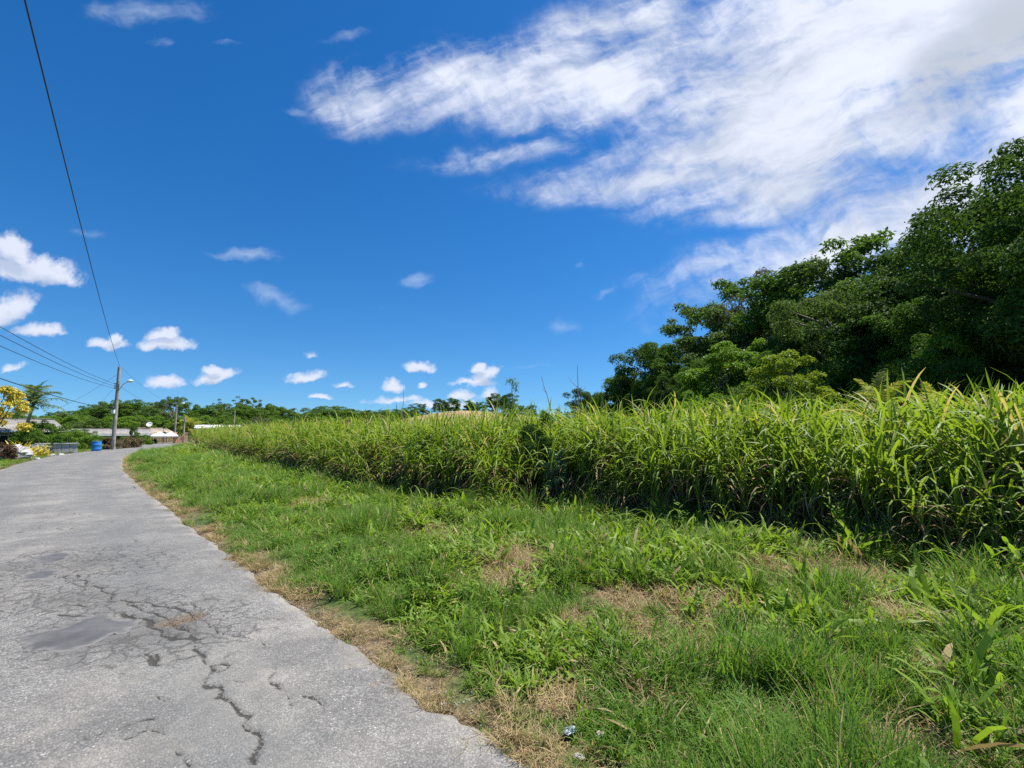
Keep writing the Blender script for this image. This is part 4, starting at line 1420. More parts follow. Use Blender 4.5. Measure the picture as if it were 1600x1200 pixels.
tree_kind('big', ['leaf_dark'], [71], (0.42, 0.42, 0.46), (0, 0, 0.54), 150, 62000, 0.0165, r0=0.02, bark='bark_dark', shell=0.35, cl=(0.10, 0.22), flat=0.6, aspect=0.45, low=-0.9)
tree_kind('silver', ['leaf_silver'], [75], (0.34, 0.34, 0.44), (0, 0, 0.55), 56, 8000, 0.036, flat=0.55, aspect=0.6, cl=(0.14, 0.28))

TREE_COUNT = [0]


def tree(kind, x, y, h, name, label, cat='tree', group=None, wide=1.0, var=None, sink=0.0):
    n = TREE_COUNT[0]; TREE_COUNT[0] += 1
    vs = KIND[kind]
    tm, cm = vs[(n if var is None else var) % len(vs)]
    r = np.random.default_rng(900 + n)
    t = thing(name, label, cat, (x, y, hz(x, y) - 0.1 - sink), r.uniform(0, 6.283), group, (h * wide, h * wide, h))
    link('trunk', tm, t)
    link('crown', cm, t)
    return t


def tree_px(kind, px, top, dep, name, label, cat='tree', group=None, wide=1.0, var=None, bottom=None):
    """a tree whose top stands at a height read off the photograph, `dep` metres away"""
    p = at_depth(px, top, dep)
    z = hz(p[0], p[1])
    h = max(1.2, p[2] - z)
    return tree(kind, p[0], p[1], h, name, label, cat, group, wide, var)


GH = 'trees of the wooded hill to the right'
right_hill = [
    # kind, px, top y, depth, wide, label
    ('dense', 1010, 535, 88, 1.05, 'dark dense tree second from the left end of the wooded hill'),
    ('dense', 968, 583, 96, 0.9, 'lowest dark tree ending the wooded hill beside the bare dead trees'),
    ('airy', 1072, 478, 90, 0.9, 'thin topped airy tree standing above the left slope of the hill'),
    ('olive', 1052, 522, 78, 0.95, 'olive green tree on the hill beneath the thin airy tree'),
    ('olive', 1125, 470, 74, 1.0, 'pale olive tree with drooping foliage left of the tall feathery top'),
    ('bright', 1128, 524, 56, 0.95, 'bright green sunlit tree draped in vines at the front of the hill'),
    ('bright', 1185, 528, 58, 0.7, 'smaller bright vine covered tree right of the vine draped tree'),
    ('airy', 1158, 436, 80, 0.95, 'feathery topped tall tree rising against the streaky cloud'),
    ('grey', 1198, 432, 70, 0.75, 'greyish leaved tree on the hill beside the feathery topped tree'),
    ('dense', 1240, 412, 64, 1.0, 'dark round topped tree behind the bright yellow green bush tree'),
    ('olive', 1288, 398, 58, 0.9, 'olive crowned tree on the skyline left of the tallest spire'),
    ('airy', 1348, 362, 56, 1.0, 'spire topped tree forming the high point of the skyline'),
    ('dense', 1395, 385, 54, 0.95, 'dense tree on the skyline right of the spire topped tree'),
    ('spread', 1318, 452, 42, 0.75, 'flat topped tree with pale forked trunk amid the dark hillside'),
    ('dense', 1440, 372, 46, 0.95, 'dark tree on the skyline behind the large nearest tree'),
    ('silver', 1395, 530, 36, 0.75, 'glossy blue green leaved tree low in the dark forest edge'),
    ('olive', 1400, 440, 40, 0.9, 'dull olive tree in the middle of the forest face'),
    ('dense', 1350, 490, 38, 0.9, 'shaded tree below the flat topped tree at the forest edge'),
    ('dense', 1255, 500, 46, 0.85, 'shaded tree behind the bright yellow green bush tree at the forest edge'),
    ('dense', 1440, 470, 30, 0.85, 'shadowy tree left of the large nearest tree at field level'),
    ('bright', 1480, 500, 23, 0.6, 'backlit bright green tree under the large nearest tree'),
    ('dense', 1085, 560, 62, 0.85, 'dark tree left of the vine draped bright tree'),
    ('dense', 1045, 585, 70, 0.85, 'low shaded tree at the forest edge below the olive tree'),
    ('olive', 1000, 590, 80, 0.8, 'small olive tree at the far forest edge'),
    ('dense', 1540, 290, 31, 0.8, 'tall dark tree on the slope just behind the nearest tree'),
    ('dense', 1215, 545, 50, 0.8, 'shaded dark tree between the vine covered tree and the yellow green bush'),
]
for k, px, top, dep, wd, lab in right_hill:
    tree_px(k, px, top, dep, 'forest_tree', lab, 'tree', GH, wd)
# the near right tree
t = tree_px('big', 1640, 200, 20.0, 'forest_tree', 'largest nearest dark tree leaning into the right edge of the view', 'tree', GH, 0.95)
tree_px('big', 1585, 390, 22.0, 'forest_tree', 'lower dark tree in front of the largest nearest tree', 'tree', GH, 0.85)
tree(*('big', 27.5, 17.0, 13.0), name='forest_tree', label='dark tree beyond the right edge closing the forest', cat='tree', group=GH)
# the mass behind, on the slope
r_ = np.random.default_rng(33)
for q in range(46):
    y = r_.uniform(14, 128); x = 29 + r_.uniform(0, 24) + (6 if y < 30 else 0)
    tree(['dense', 'mass', 'olive', 'dense', 'spread'][q % 5], x, y, r_.uniform(9.0, 12.5) * (.8 if q % 5 == 1 else 1), 'forest_tree', 'dense dark green tree deeper in the wooded hillside behind the edge trees', 'tree', 'trees deeper in the wooded hillside', r_.uniform(.85, 1.1))
for q in range(22):
    y = 17 + q * 4.2 + r_.uniform(-1.2, 1.2)
    x = 27.0 + 2.2 * math.sin(y * 0.1) + r_.uniform(-.8, 1.8)
    tree('mass', x, y, r_.uniform(5.5, 8.0) + .02 * y, 'edge_tree', 'leafy tree forming the lower green face of the wooded hill', 'tree', 'trees forming the lower face of the wooded hill', .8, [0, 3, 2, 0, 1][q % 5])
# undergrowth closing the forest edge
for q in range(34):
    y = 15 + q * 2.9 + r_.uniform(-1, 1)
    x = 23.5 + 2.2 * math.sin(y * 0.1) + r_.uniform(-1.0, 1.5)
    tree('bush', x, y, r_.uniform(2.6, 4.6), 'forest_shrub', 'dark leafy shrub in the undergrowth between cane and forest', 'shrub', 'shrubs of the forest undergrowth', 1.0, var=[0, 1, 0, 3][q % 4])

tree_px('lime', 1230, 540, 29, 'small_tree', 'rounded yellow green bush tree glowing in front of the dark forest', 'tree', None, 0.85, 0)
tree_px('bush', 1165, 618, 36, 'shrub', 'green shrub left of the rounded yellow green bush tree', 'shrub', None, 0.9, 1)
tree_px('bush', 1100, 612, 42, 'shrub', 'leafy shrub at the foot of the vine draped tree', 'shrub', None, 0.9, 2)

# dark climbers grown through the front of the cane
p = at(840, 792); p[0] += .1; p[1] += .75
t = tree('bush', p[0], p[1], 1.85, 'vine_bush', 'dark leafy bush swallowing the cane midway along the field edge', 'bush', None, 0.60, 0)
p = at(872, 800)
t = tree('silver', p[0], p[1] + .35, 1.35, 'vine_bush', 'glossy pale leaved creeper right of the dark bush in the cane', 'bush', None, 0.55, 0)

# ---- middle distance, over the top of the cane
tree_px('dense', 907, 606, 96, 'field_tree', 'small dark tree behind the bare trunks in the middle distance', 'tree', None, 0.95, 0)
tree_px('dense', 930, 612, 110, 'field_tree', 'dark bushy tree joining the bare trunks to the wooded hill', 'tree', None, 1.1, 1)
mid = [(640, 646, 150, 'dense', .9), (668, 640, 160, 'olive', 1.0), (695, 637, 165, 'dense', 1.0), (715, 634, 168, 'dense', 1.0), (734, 628, 172, 'dense', 1.0), (752, 626, 176, 'olive', 1.0), (770, 624, 174, 'airy', 1.1),
       (790, 632, 150, 'dense', 1.2), (798, 634, 140, 'dense', 1.2), (815, 632, 178, 'olive', 1.0), (830, 632, 182, 'dense', 1.0), (848, 640, 180, 'dense', 1.0), (872, 638, 170, 'olive', 1.0)]
for q, (px, top, dep, k, wd) in enumerate(mid):
    lab = ['dark tree at the left foot of the dry hillock', 'olive tree on the left shoulder of the dry hillock', 'dark round tree near the middle of the dry hillock', 'dark tree on the hillock crest left of its highest clump', 'tall dark tree in the highest clump of the hillock',
           'olive tree in the highest clump of the hillock', 'open crowned pale tree right of the highest hillock clump', 'dark bush tree left of the slender lone sapling', 'dark bush tree at the foot of the slender lone sapling',
           'olive tree just right of the slender lone sapling', 'dark tree on the horizon between sapling and bare trunks', 'low dark tree on the horizon left of the bare trunks', 'olive tree on the horizon behind the bare trunks'][q]
    tree_px(k, px, top, dep, 'hillock_tree', lab, 'tree', 'trees on and beside the dry hillock', wd)


def sapling():
    p = at_depth(801, 594, 60); z = hz(p[0], p[1]); h = p[2] - z
    t = thing('sapling', 'slender lone sapling with sparse drooping leaf clusters on the skyline', 'tree', (p[0], p[1], z))
    g = Geo()
    g.tube([np.array([0.3, 0, 0]), np.array([.1, 0, h * .5]), np.array([-.1, 0, h * .85]), np.array([0, 0, h])], [.09, .07, .045, .02], 7)
    br = [((-.1, 0, h * .82), (-.75, .2, h * .66)), ((-.05, 0, h * .7), (.55, .1, h * .55)), ((.05, 0, h * .55), (1.0, 0, h * .40)), ((-.1, 0, h * .85), (.45, -.2, h * .93)), ((-.1, 0, h * .9), (-.5, .1, h * 1.0)), ((.0, 0, h * .6), (-.9, 0, h * .60))]
    for a, b_ in br:
        g.tube([np.array(a), (np.array(a) + np.array(b_)) / 2 + [0, 0, .15], np.array(b_)], [.035, .025, .012], 5)
    link('trunk', g.mesh('trunk', [M['bark_pale']], True), t)
    r = np.random.default_rng(5)
    g = Geo()
    ends = [np.array(b_) for _, b_ in br] + [np.array([0, 0, h]), np.array([-.6, .1, h * .72]), np.array([.35, 0, h * .86])]
    for e in ends:
        for k in range(46):
            V, F = blade(r.uniform(.25, .5), r.uniform(.09, .15), r.uniform(-1.2, .5), r.uniform(.2, 1.2), 2)
            g.add(rotz(V, r.uniform(0, 6.28)) + e + r.normal(size=3) * np.array([.26, .26, .22]), F)
    link('crown', g.mesh('crown', [M['leaf_mid']]), t)


sapling()


def dead_tree(px, base_y, top, dep, label, branches, seed, lean=0.0, r0=0.09):
    p = at_depth(px, base_y, dep); z = hz(p[0], p[1])
    q = at_depth(px, top, dep); h = q[2] - z
    r = np.random.default_rng(seed)
    t = thing('dead_tree', label, 'dead tree', (p[0], p[1], z), 0, 'bare dead trees standing above the cane')
    n = 8
    P = [np.array([lean * h * (i / (n - 1)) + r.normal(0, .06), r.normal(0, .06), h * i / (n - 1)]) for i in range(n)]
    link('trunk', Geo().tube(P, [r0 * (1 - .75 * i / (n - 1)) for i in range(n)], 7).mesh('trunk', [M['deadwood']], True), t)
    for (f, dx, dz) in branches:
        k = f * (n - 1); a = int(min(k, n - 2)); s = P[a] + (P[a + 1] - P[a]) * (k - a)
        e = s + np.array([dx, r.normal(0, .4), dz])
        m_ = (s + e) / 2 + np.array([r.normal(0, .1), 0, -.1 * abs(dz)])
        link('branch', Geo().tube([s, m_, e], [r0 * .4, r0 * .28, r0 * .1], 5).mesh('branch', [M['deadwood']], True), t)


dead_tree(904, 650, 571, 55, 'tallest bare dead trunk, upright with a few side twigs', [(.72, -1.2, 1.3), (.62, .9, 1.1), (.68, .5, .6), (.4, -.8, .9), (.3, .6, .5)], 1, .0, .10)
dead_tree(876, 650, 588, 50, 'slanting bare dead tree left of the tallest dead trunk', [(.4, -1.0, .9), (.25, -1.1, .5), (.3, .8, .6), (.75, -.5, .7), (.15, .5, .8)], 2, -.28, .085)
dead_tree(938, 655, 592, 70, 'thin bare dead stem right of the tallest dead trunk', [(.6, .5, .6)], 3, .03, .05)
dead_tree(628, 668, 607, 75, 'forked bare dead tree alone above the far cane', [(.35, .7, 3.0), (.3, -.3, 2.2)], 4, .02, .09)


# ---- palms
def frond_mesh(name, L, n, W_, arch, mat, seed, droop=0.5):
    r = np.random.default_rng(seed)
    g = Geo()
    P = []
    a = 1.0
    pos = np.zeros(3)
    k = 10
    for i in range(k + 1):
        P.append(pos.copy())
        ang = 0.75 - arch * (i / k) ** 1.3
        pos = pos + np.array([math.cos(ang), 0, math.sin(ang)]) * L / k
    P = np.array(P)
    g.tube(P, np.linspace(.022, .004, k + 1) * L / 2.5, 5)
    for i in range(n):
        f = 0.12 + 0.88 * i / (n - 1)
        q = f * k; b_ = int(min(q, k - 1)); s = P[b_] + (P[b_ + 1] - P[b_]) * (q - b_)
        l = W_ * (math.sin(math.pi * min(1, f * .85 + .15)) ** .6) * r.uniform(.85, 1.1) + .05
        for sgn in (-1, 1):
            V, F = blade(l, .075 * L / 2.2, r.uniform(-.1, .25), droop + r.uniform(-.2, .3), 3)
            V = rotz(V, sgn * (math.pi / 2 - .55) + r.normal(0, .05))
            g.add(V + s, F)
    return g.mesh(name, [M[mat]])


def palm(px, top, dep, label, h_tr=None, L=2.4, n=13, mat='palm', seed=0, bark='bark_pale', group=None, name='palm_tree', r0=.13, arch=1.6, lean=.05, zb=None):
    p = at_depth(px, top, dep); z = hz(p[0], p[1])
    hh = max(.4, p[2] - z - L * .62)
    t = thing(name, label, 'palm', (p[0], p[1], z), RNG.uniform(0, 6.28), group)
    P = [np.array([lean * hh * (i / 6) ** 2, 0, hh * i / 6]) for i in range(7)]
    link('trunk', Geo().tube(P, [r0 * (1.25 - .5 * i / 6) for i in range(7)], 8).mesh('trunk', [M[bark]], True), t)
    fm = [frond_mesh('frond', L * s, 26, .62 * L / 2.4, arch * a, mat, seed + k, .95) for k, (s, a) in enumerate([(1, .8), (.95, 1.0), (1.05, 1.25)])]
    for k in range(n):
        a = k * 2.39996
        lift = (k / n - .5)
        link('frond', fm[k % 3], t, P[-1], (0, lift * 1.7 - .15, a), (1, 1, 1))


palm(44, 606, 40, 'coconut palm rising behind the yellow leaved tree', L=2.6, n=16, seed=10, lean=.1)
palm(298, 655, 72, 'yellowing palm with pale trunk beside the thin white pole', L=2.9, n=15, mat='palm_yellow', seed=20, group=None, arch=1.9)
palm(343, 640, 95, 'tall slim palm above the white roof', L=2.2, n=11, seed=30)
palm(352, 668, 80, 'short palm left of the far slim pole', L=2.0, n=11, seed=35)
palm(1366, 600, 17, 'young palm poking out of the cane before the dark forest', L=1.45, n=8, mat='palm_yellow', seed=40, name='young_palm', arch=1.3, r0=.08)
palm(1462, 616, 16, 'yellowish young palm in the cane beneath the largest tree', L=1.3, n=8, mat='palm_yellow', seed=50, name='young_palm', arch=1.3, r0=.08)
palm(395, 667, 85, 'low bushy palm at the left end of the cane', L=1.8, n=11, seed=55)

# ---- far ridge on the left
GR = 'trees of the far wooded ridge'
ridge = [
    (22, 640, 95, 'dense', 1.1), (70, 645, 90, 'bright', .9), (95, 642, 100, 'olive', 1.1), (118, 640, 105, 'dense', 1.1), (134, 634, 110, 'dense', .9), (150, 632, 112, 'olive', 1.0), (165, 628, 110, 'dense', 1.1),
    (192, 622, 112, 'spread', .8), (210, 622, 115, 'spread', .85), (228, 626, 112, 'dense', 1.0), (246, 632, 108, 'olive', 1.0), (330, 630, 112, 'dense', 1.0), (346, 626, 118, 'grey', .8),
    (312, 630, 116, 'spread', .7), (362, 628, 116, 'dense', 1.0), (378, 621, 122, 'airy', 1.2), (401, 622, 125, 'airy', .8), (395, 632, 120, 'dense', 1.1), (414, 634, 124, 'dense', 1.0), (428, 629, 128, 'dense', .9), (446, 634, 130, 'dense', 1.0),
    (462, 637, 132, 'olive', 1.0), (405, 648, 96, 'grey', 1.0), (436, 652, 98, 'bright', 1.1), (478, 642, 136, 'dense', 1.1), (492, 640, 140, 'dense', 1.0), (512, 638, 142, 'dense', 1.1), (528, 638, 145, 'spread', .8),
    (546, 645, 142, 'dense', 1.1), (562, 645, 148, 'dense', 1.1), (580, 646, 146, 'olive', 1.1), (598, 645, 150, 'dense', 1.1), (614, 644, 155, 'dense', 1.1), (634, 642, 158, 'dense', 1.1), (470, 655, 100, 'olive', 1.2), (350, 650, 92, 'bright', .9),
]
RIDGE = []
names = {'dense': 'dark dense crowned', 'olive': 'olive leaved', 'bright': 'bright green', 'spread': 'broad spreading', 'airy': 'open crowned airy', 'grey': 'greyish half bare'}
for q, (px, top, dep, k, wd) in enumerate(ridge):
    if px < 180: place = "left of the lamp pole"
    elif px < 260: place = "just right of the lamp pole"
    elif px < 400: place = 'behind palms and white roof'
    elif px < 500: place = "over the cane's left end"
    else: place = "on the low far treeline"
    RIDGE.append((k, px, top, dep, wd, names[k], place))
ORD = ['leftmost', 'second from the left', 'third from the left', 'fourth from the left', 'fifth from the left', 'sixth from the left', 'seventh from the left', 'eighth from the left', 'ninth from the left', 'tenth from the left', 'eleventh from the left', 'twelfth from the left']
for (k, px, top, dep, wd, nm, place) in RIDGE:
    if px > 500:
        top -= 6; wd *= 1.35
    same = sorted(a[1] for a in RIDGE if a[5] == nm and a[6] == place)
    lab = '%s ridge tree %s' % (nm, place)
    if len(same) == 2:
        lab = '%s of two %s ridge trees %s' % ('left' if px == same[0] else 'right', nm, place)
    elif len(same) > 2:
        lab = '%s %s ridge tree %s' % (ORD[same.index(px)], nm, place)
    real = {'dense': 'mass' if px % 7 else 'dense', 'olive': 'mass', 'spread': 'mass', 'bright': 'mass'}.get(k, k)
    tree_px(real, px, top, dep, 'ridge_tree', lab, 'tree', GR + ' ' + place, wd * (1.0 if real != 'mass' else 1.05), {'dense': (0, 3)[int(px) % 2], 'olive': 2, 'spread': 0, 'bright': 1}.get(k) if real == 'mass' else None)
tree_px('spread', 272, 620, 92, 'umbrella_tree', 'broad umbrella crowned tree topping the ridge beside the second lamp pole', 'tree', None, .62, 1)
tree_px('dense', 262, 652, 88, 'ridge_tree', 'dark tree in shade beneath the umbrella crowned tree', 'tree', None, .9, 0)
r_ = np.random.default_rng(44)
for q in range(44):
    px = 40 + q * 13.4 + r_.uniform(-8, 8); dep = r_.uniform(84, 104) if px < 420 else r_.uniform(115, 135)
    tree_px('mass', px, (649 if px < 420 else 652) + r_.uniform(-6, 7), dep, 'slope_tree', 'low bushy tree on the slope below the ridge line', 'tree', 'low bushy trees on the slope below the ridge', 1.1, [0, 1, 2, 3, 1][q % 5])
for q in range(24):     # the wood goes on behind the crest
    x = -150 + q * 6.5 + r_.uniform(-2, 2); y = 150 + r_.uniform(0, 25)
    tree('dense' if q % 3 else 'olive', x, y, r_.uniform(5.5, 7.5), 'back_tree', 'dark tree far back behind the ridge line', 'tree', 'trees far back behind the ridge line', 1.3)

# ------------------------------------------------------------------ houses across the road
def corrugated(w, d, n, amp):
    """sheet w along x, d along y, waves along x; thickness built in"""
    xs = np.linspace(-w / 2, w / 2, n * 4 + 1)
    zs = amp * np.sin(np.arange(n * 4 + 1) * math.pi / 2)
    V = []
    for zo in (0, -.02):
        for y in (-d / 2, d / 2):
            V += [[x, y, z + zo] for x, z in zip(xs, zs)]
    m = len(xs)
    F = [[i, i + 1, m + i + 1, m + i] for i in range(m - 1)] + [[2 * m + i, 3 * m + i, 3 * m + i + 1, 2 * m + i + 1] for i in range(m - 1)]
    F += [[i, 2 * m + i, 2 * m + i + 1, i + 1] for i in range(m - 1)] + [[m + i, m + i + 1, 3 * m + i + 1, 3 * m + i] for i in range(m - 1)]
    return np.array(V), np.array(F)


def window(parent, x, y, z, w, h, frame='white', glass='dark_glass'):
    g = Geo()
    f = .06
    g.box((x, y, z + h / 2), (w + f, .09, f)).box((x, y, z - h / 2), (w + f, .09, f)).box((x - w / 2, y, z), (f, .09, h - f)).box((x + w / 2, y, z), (f, .09, h - f)).box((x, y, z), (.04, .07, h - f))
    wn = link('window', g.mesh('window', [M[frame]]), parent)
    for s in (-1, 1):
        link('pane', Geo().box((x + s * (w / 4 + .003), y + .012, z), (w / 2 - .1, .02, h - f - .02)).mesh('pane', [M[glass]]), wn)
    return wn


def gable_house(name, label, loc, rz, w, d, hw, rise, over, wall, roof, wins=(), door=None, sheets=9, cat='house'):
    """long side w along x faces -y; ridge along x"""
    t = thing(name, label, cat, loc, rz)
    g = Geo()
    g.box((0, 0, hw / 2), (w, d, hw))
    a = np.array([[-w / 2, -d / 2, hw], [-w / 2, d / 2, hw], [-w / 2, 0, hw + rise * .97], [w / 2, -d / 2, hw], [w / 2, d / 2, hw], [w / 2, 0, hw + rise * .97]])
    g.add(a, [[0, 2, 1], [3, 4, 5]]); g.add(a, [[0, 3, 5, 2], [1, 2, 5, 4]])
    link('wall', g.mesh('wall', [M[wall]]), t)
    sl = math.atan2(rise, d / 2)
    run = (d / 2 + over) / math.cos(sl)
    rf = link('roof', Geo().box((0, 0, hw + rise + .06), (w + 2 * over, .35, .05)).mesh('roof', [M[roof]]), t)
    V, F = corrugated((w + 2 * over) / sheets * 1.0, run, 6, .018)
    sm = Geo().add(V, F).mesh('roof_sheet', [M[roof]], True)
    for s in (-1, 1):
        for k in range(sheets):
            x = -(w + 2 * over) / 2 + (k + .5) * (w + 2 * over) / sheets
            yc = s * (d / 2 + over) / 2
            zc = hw + rise + .03 - math.tan(sl) * abs(yc) + .012 * (k % 2)
            link('roof_sheet', sm, rf, (x, yc, zc), (-s * sl, 0, 0))
    link('fascia', Geo().box((0, -d / 2 - over, hw - math.tan(sl) * over - .06), (w + 2 * over, .04, .16)).mesh('fascia', [M['white']]), t)
    for (x, z, ww, hh) in wins:
        window(t, x, -d / 2 - .01, z, ww, hh)
    if door:
        link('door', Geo().box((door, -d / 2 - .02, 1.0), (.9, .07, 2.0)).mesh('door', [M['wood_dark']]), t)
    return t


def facing(x, y):      # rotation that turns a house's -y side towards the lane's viewer
    return math.atan2(x, -y) if False else math.atan2(-x, y)


def house_at(px, eave_y, dep, zbase=None):
    p = at_depth(px, eave_y, dep)
    return p


# left gabled house, only its right half in view
p = house_at(18, 672, 42)
zb = hz(p[0], p[1]) - .1
hA = gable_house('gabled_house', 'grey roofed house with white verandah at the left edge', (p[0] - 2.0, p[1], zb), facing(p[0], p[1]) + .25, 7.5, 6.0, 2.45, .95, .5, 'wall_grey', 'roof_grey', [(0.5, 1.5, 1.1, .9), (2.4, 1.5, 1.1, .9)], -1.2)
# verandah rails and curtain panels
for k in range(4):
    link('verandah_rail', Geo().box((0.6, -4.1, .55 + k * .16), (6.0, .05, .07)).mesh('verandah_rail', [M['white']]), hA)
for x in (-2.4, -.4, 1.6, 3.6):
    link('verandah_post', Geo().box((x, -4.16, 1.1), (.1, .06, 2.2)).mesh('verandah_post', [M['white']]), hA)
link('verandah_roof', Geo().box((0.6, -3.85, 2.24), (6.6, 1.3, .05), 0).mesh('verandah_roof', [M['roof_grey']]), hA)
for x in (-1.6, -.6):
    link('curtain', Geo().box((x, -3.2, 1.45), (.7, .04, 1.3)).mesh('curtain', [M['white']]), hA)
# long low house
p = house_at(166, 678, 58)
zb = hz(p[0], p[1])
hB = gable_house('long_house', 'long low house under a pale corrugated roof behind the lamp pole', (p[0], p[1], min(zb, p[2] - 2.25)), facing(p[0], p[1]), 7.6, 5.0, 2.3, .55, .5, 'wall_cream', 'roof_grey', [(-2.7, 1.4, 1.2, 1.0), (-.8, 1.4, 1.2, 1.0), (2.6, 1.4, 1.2, 1.0)], 1.0, 11)
# tan roofed house
p = house_at(232, 677, 64)
hC = gable_house('tan_roof_house', 'small tan roofed house with a satellite dish on top', (p[0], p[1], p[2] - 2.3), facing(p[0], p[1]) + .5, 3.6, 4.0, 2.35, .65, .4, 'wall_cream', 'roof_tan', [(-.9, 1.4, .8, .9), (.9, 1.4, .8, .9)], None, 7)
# dish on the tan roof
hh = 2.35 + .65
V, F = lathe([(0.02, .0), (.2, .03), (.38, .10), (.52, .2), (.5, .215), (.37, .12), (.19, .05), (.02, .02)], 20)
Rm = np.array(Euler((math.radians(60), 0, .4)).to_matrix())
d_ = thing('satellite_dish', 'white satellite dish on the ridge of the tan roof', 'satellite dish', tuple(np.array(hC.location) + np.array([0.2, -.1, hh])))
link('dish', Geo().add(V * .65 @ Rm.T + np.array([0, -.1, .45]), F).mesh('dish', [M['white']], True), d_)
link('mast', Geo().tube([np.array([0, 0, 0]), np.array([0, 0, .55])], .03, 6).mesh('mast', [M['metal']], True), d_)
link('feed_arm', Geo().tube([np.array([0, -.1, .5]), np.array([.15, -.65, .75])], .015, 5).mesh('feed_arm', [M['metal']], True), d_)
# white roof among the trees
p = house_at(341, 668, 82)
gable_house('white_roof_house', 'house showing only its white roof above the cane', (p[0], p[1], p[2] - 2.4), facing(p[0], p[1]), 6.0, 4.5, 2.35, .45, .4, 'wall_cream', 'white', [(-1.5, 1.4, 1, .9), (1.5, 1.4, 1, .9)], None, 8)


def pavilion(px, y, dep, label, s):
    p = at_depth(px, y, dep); zb = p[2] - 2.35
    t = thing('garden_canopy', label, 'canopy', (p[0], p[1], zb), facing(p[0], p[1]), 'white garden canopies by the far bend')
    V = np.array([[-s, -s, 2.3], [s, -s, 2.3], [s, s, 2.3], [-s, s, 2.3], [0, 0, 2.75], [-s, -s, 2.15], [s, -s, 2.15], [s, s, 2.15], [-s, s, 2.15]])
    g = Geo(); g.add(V, [[0, 1, 4], [1, 2, 4], [2, 3, 4], [3, 0, 4]]); g.add(V, [[0, 5, 6, 1], [1, 6, 7, 2], [2, 7, 8, 3], [3, 8, 5, 0]])
    link('canopy_top', g.mesh('canopy_top', [M['white']]), t)
    for x, y_ in ((-1, -1), (1, -1), (1, 1), (-1, 1)):
        link('leg', Geo().tube([np.array([x * s * .95, y_ * s * .95, 0]), np.array([x * s * .95, y_ * s * .95, 2.28])], .045, 6).mesh('leg', [M['wood_gold']]), t)


pavilion(249, 680, 56, 'white canopy with golden posts nearer the tan roofed house', .8)
pavilion(267, 680, 57, 'white canopy with golden posts nearer the salmon gate pillar', .75)

p = at_depth(284, 691, 58)
zb = hz(p[0], p[1])
t = thing('gate_wall', 'salmon painted gate wall at the far end of the lane', 'wall', (p[0] - .2, p[1], zb), facing(p[0], p[1]))
link('wall_panel', Geo().box((0, 0, .45), (.8, .2, .9)).mesh('wall_panel', [M['wall_pink']]), t)
for x in (-.55, .55):
    link('pillar', Geo().box((x, 0, .7), (.34, .34, 1.4)).box((x, 0, 1.43), (.42, .42, .07)).mesh('pillar', [M['wall_pink']]), t)
# golden slatted fence between the canopies and the gate
t = thing('slat_fence', 'golden timber slat fence under the white canopies', 'fence', tuple(at_depth(262, 690, 60) * np.array([1, 1, 0]) + np.array([0, 0, zb])), facing(*at_depth(262, 690, 60)[:2]))
sm = Geo().box((0, 0, .6), (.16, .03, 1.2)).mesh('slat', [M['wood_gold']])
for k in range(15):
    link('slat', sm, t, (-1.75 + k * .25, .008 * (k % 2), .02 * ((k * 7) % 3)))
for z in (.3, .95):
    link('rail', Geo().box((0, .05, z), (3.8, .05, .08)).mesh('rail', [M['wood_gold']]), t)

# ------------------------------------------------------------------ poles, lamp, wires
def pole(name, label, px, base_y, top_y, dep, r0=.14, mat='polewood', lean=0.0):
    p = at_depth(px, base_y, dep); q = at_depth(px, top_y, dep)
    z = hz(p[0], p[1]); h = q[2] - z
    t = thing(name, label, 'utility pole', (p[0], p[1], z - .05))
    P = [np.array([lean * h * i / 5, 0, h * i / 5]) for i in range(6)]
    link('pole', Geo().tube(P, [r0 * (1.1 - .35 * i / 5) for i in range(6)], 10).mesh('pole', [M[mat]], True), t)
    return t, h


def lamp(t, h, side, length, rise):
    e = np.array([side[0] * length, side[1] * length, h + rise])
    b = np.array([0, 0, h])
    link('lamp_arm', Geo().tube([b, b + (e - b) * .5 + np.array([0, 0, .22]), e], .032, 7).mesh('lamp_arm', [M['metal']], True), t)
    V, F = lathe([(0.01, -.34), (.07, -.3), (.12, -.1), (.12, .15), (.07, .3), (.01, .34)], 10)
    V = V[:, [2, 1, 0]] * np.array([1.3, 1.5, .9])
    V = rotz(V, math.atan2(side[1], side[0]))
    link('luminaire', Geo().add(V + e + np.array([side[0] * .3, side[1] * .3, 0]), F).mesh('luminaire', [M['white']], True), t)


PX_, PY_ = 176.0, 39.5
pt, ph = pole('lamp_pole', 'weathered wooden utility pole with street lamp beside the blue barrel', 176, 702, 573, PY_, .15)
lamp(pt, ph * .70, (.80, -.60), 2.9, .75)
for zf, w_ in ((.985, .0), (.80, .0), (.775, .0), (.75, .0)):
    if zf > .9:
        link('insulator', Geo().tube([np.array([0, 0, ph]), np.array([0, 0, ph + .16])], [.06, .04], 8).mesh('insulator', [M['porcelain']], True), pt)
    else:
        for s in (-1, 1):
            link('insulator', Geo().tube([np.array([s * .13, -.06, ph * zf]), np.array([s * .24, -.06, ph * zf])], [.05, .05], 8).mesh('insulator', [M['porcelain']], True), pt)
link('meter_box', Geo().box((-.05, -.2, ph * .47), (.22, .16, .3)).mesh('meter_box', [M['white']]), pt)
link('ground_stub', Geo().tube([np.array([.22, -.15, 0]), np.array([.22, -.15, 1.0])], .06, 7).mesh('ground_stub', [M['polewood']], True), pt)
PT = np.array(pt.location)

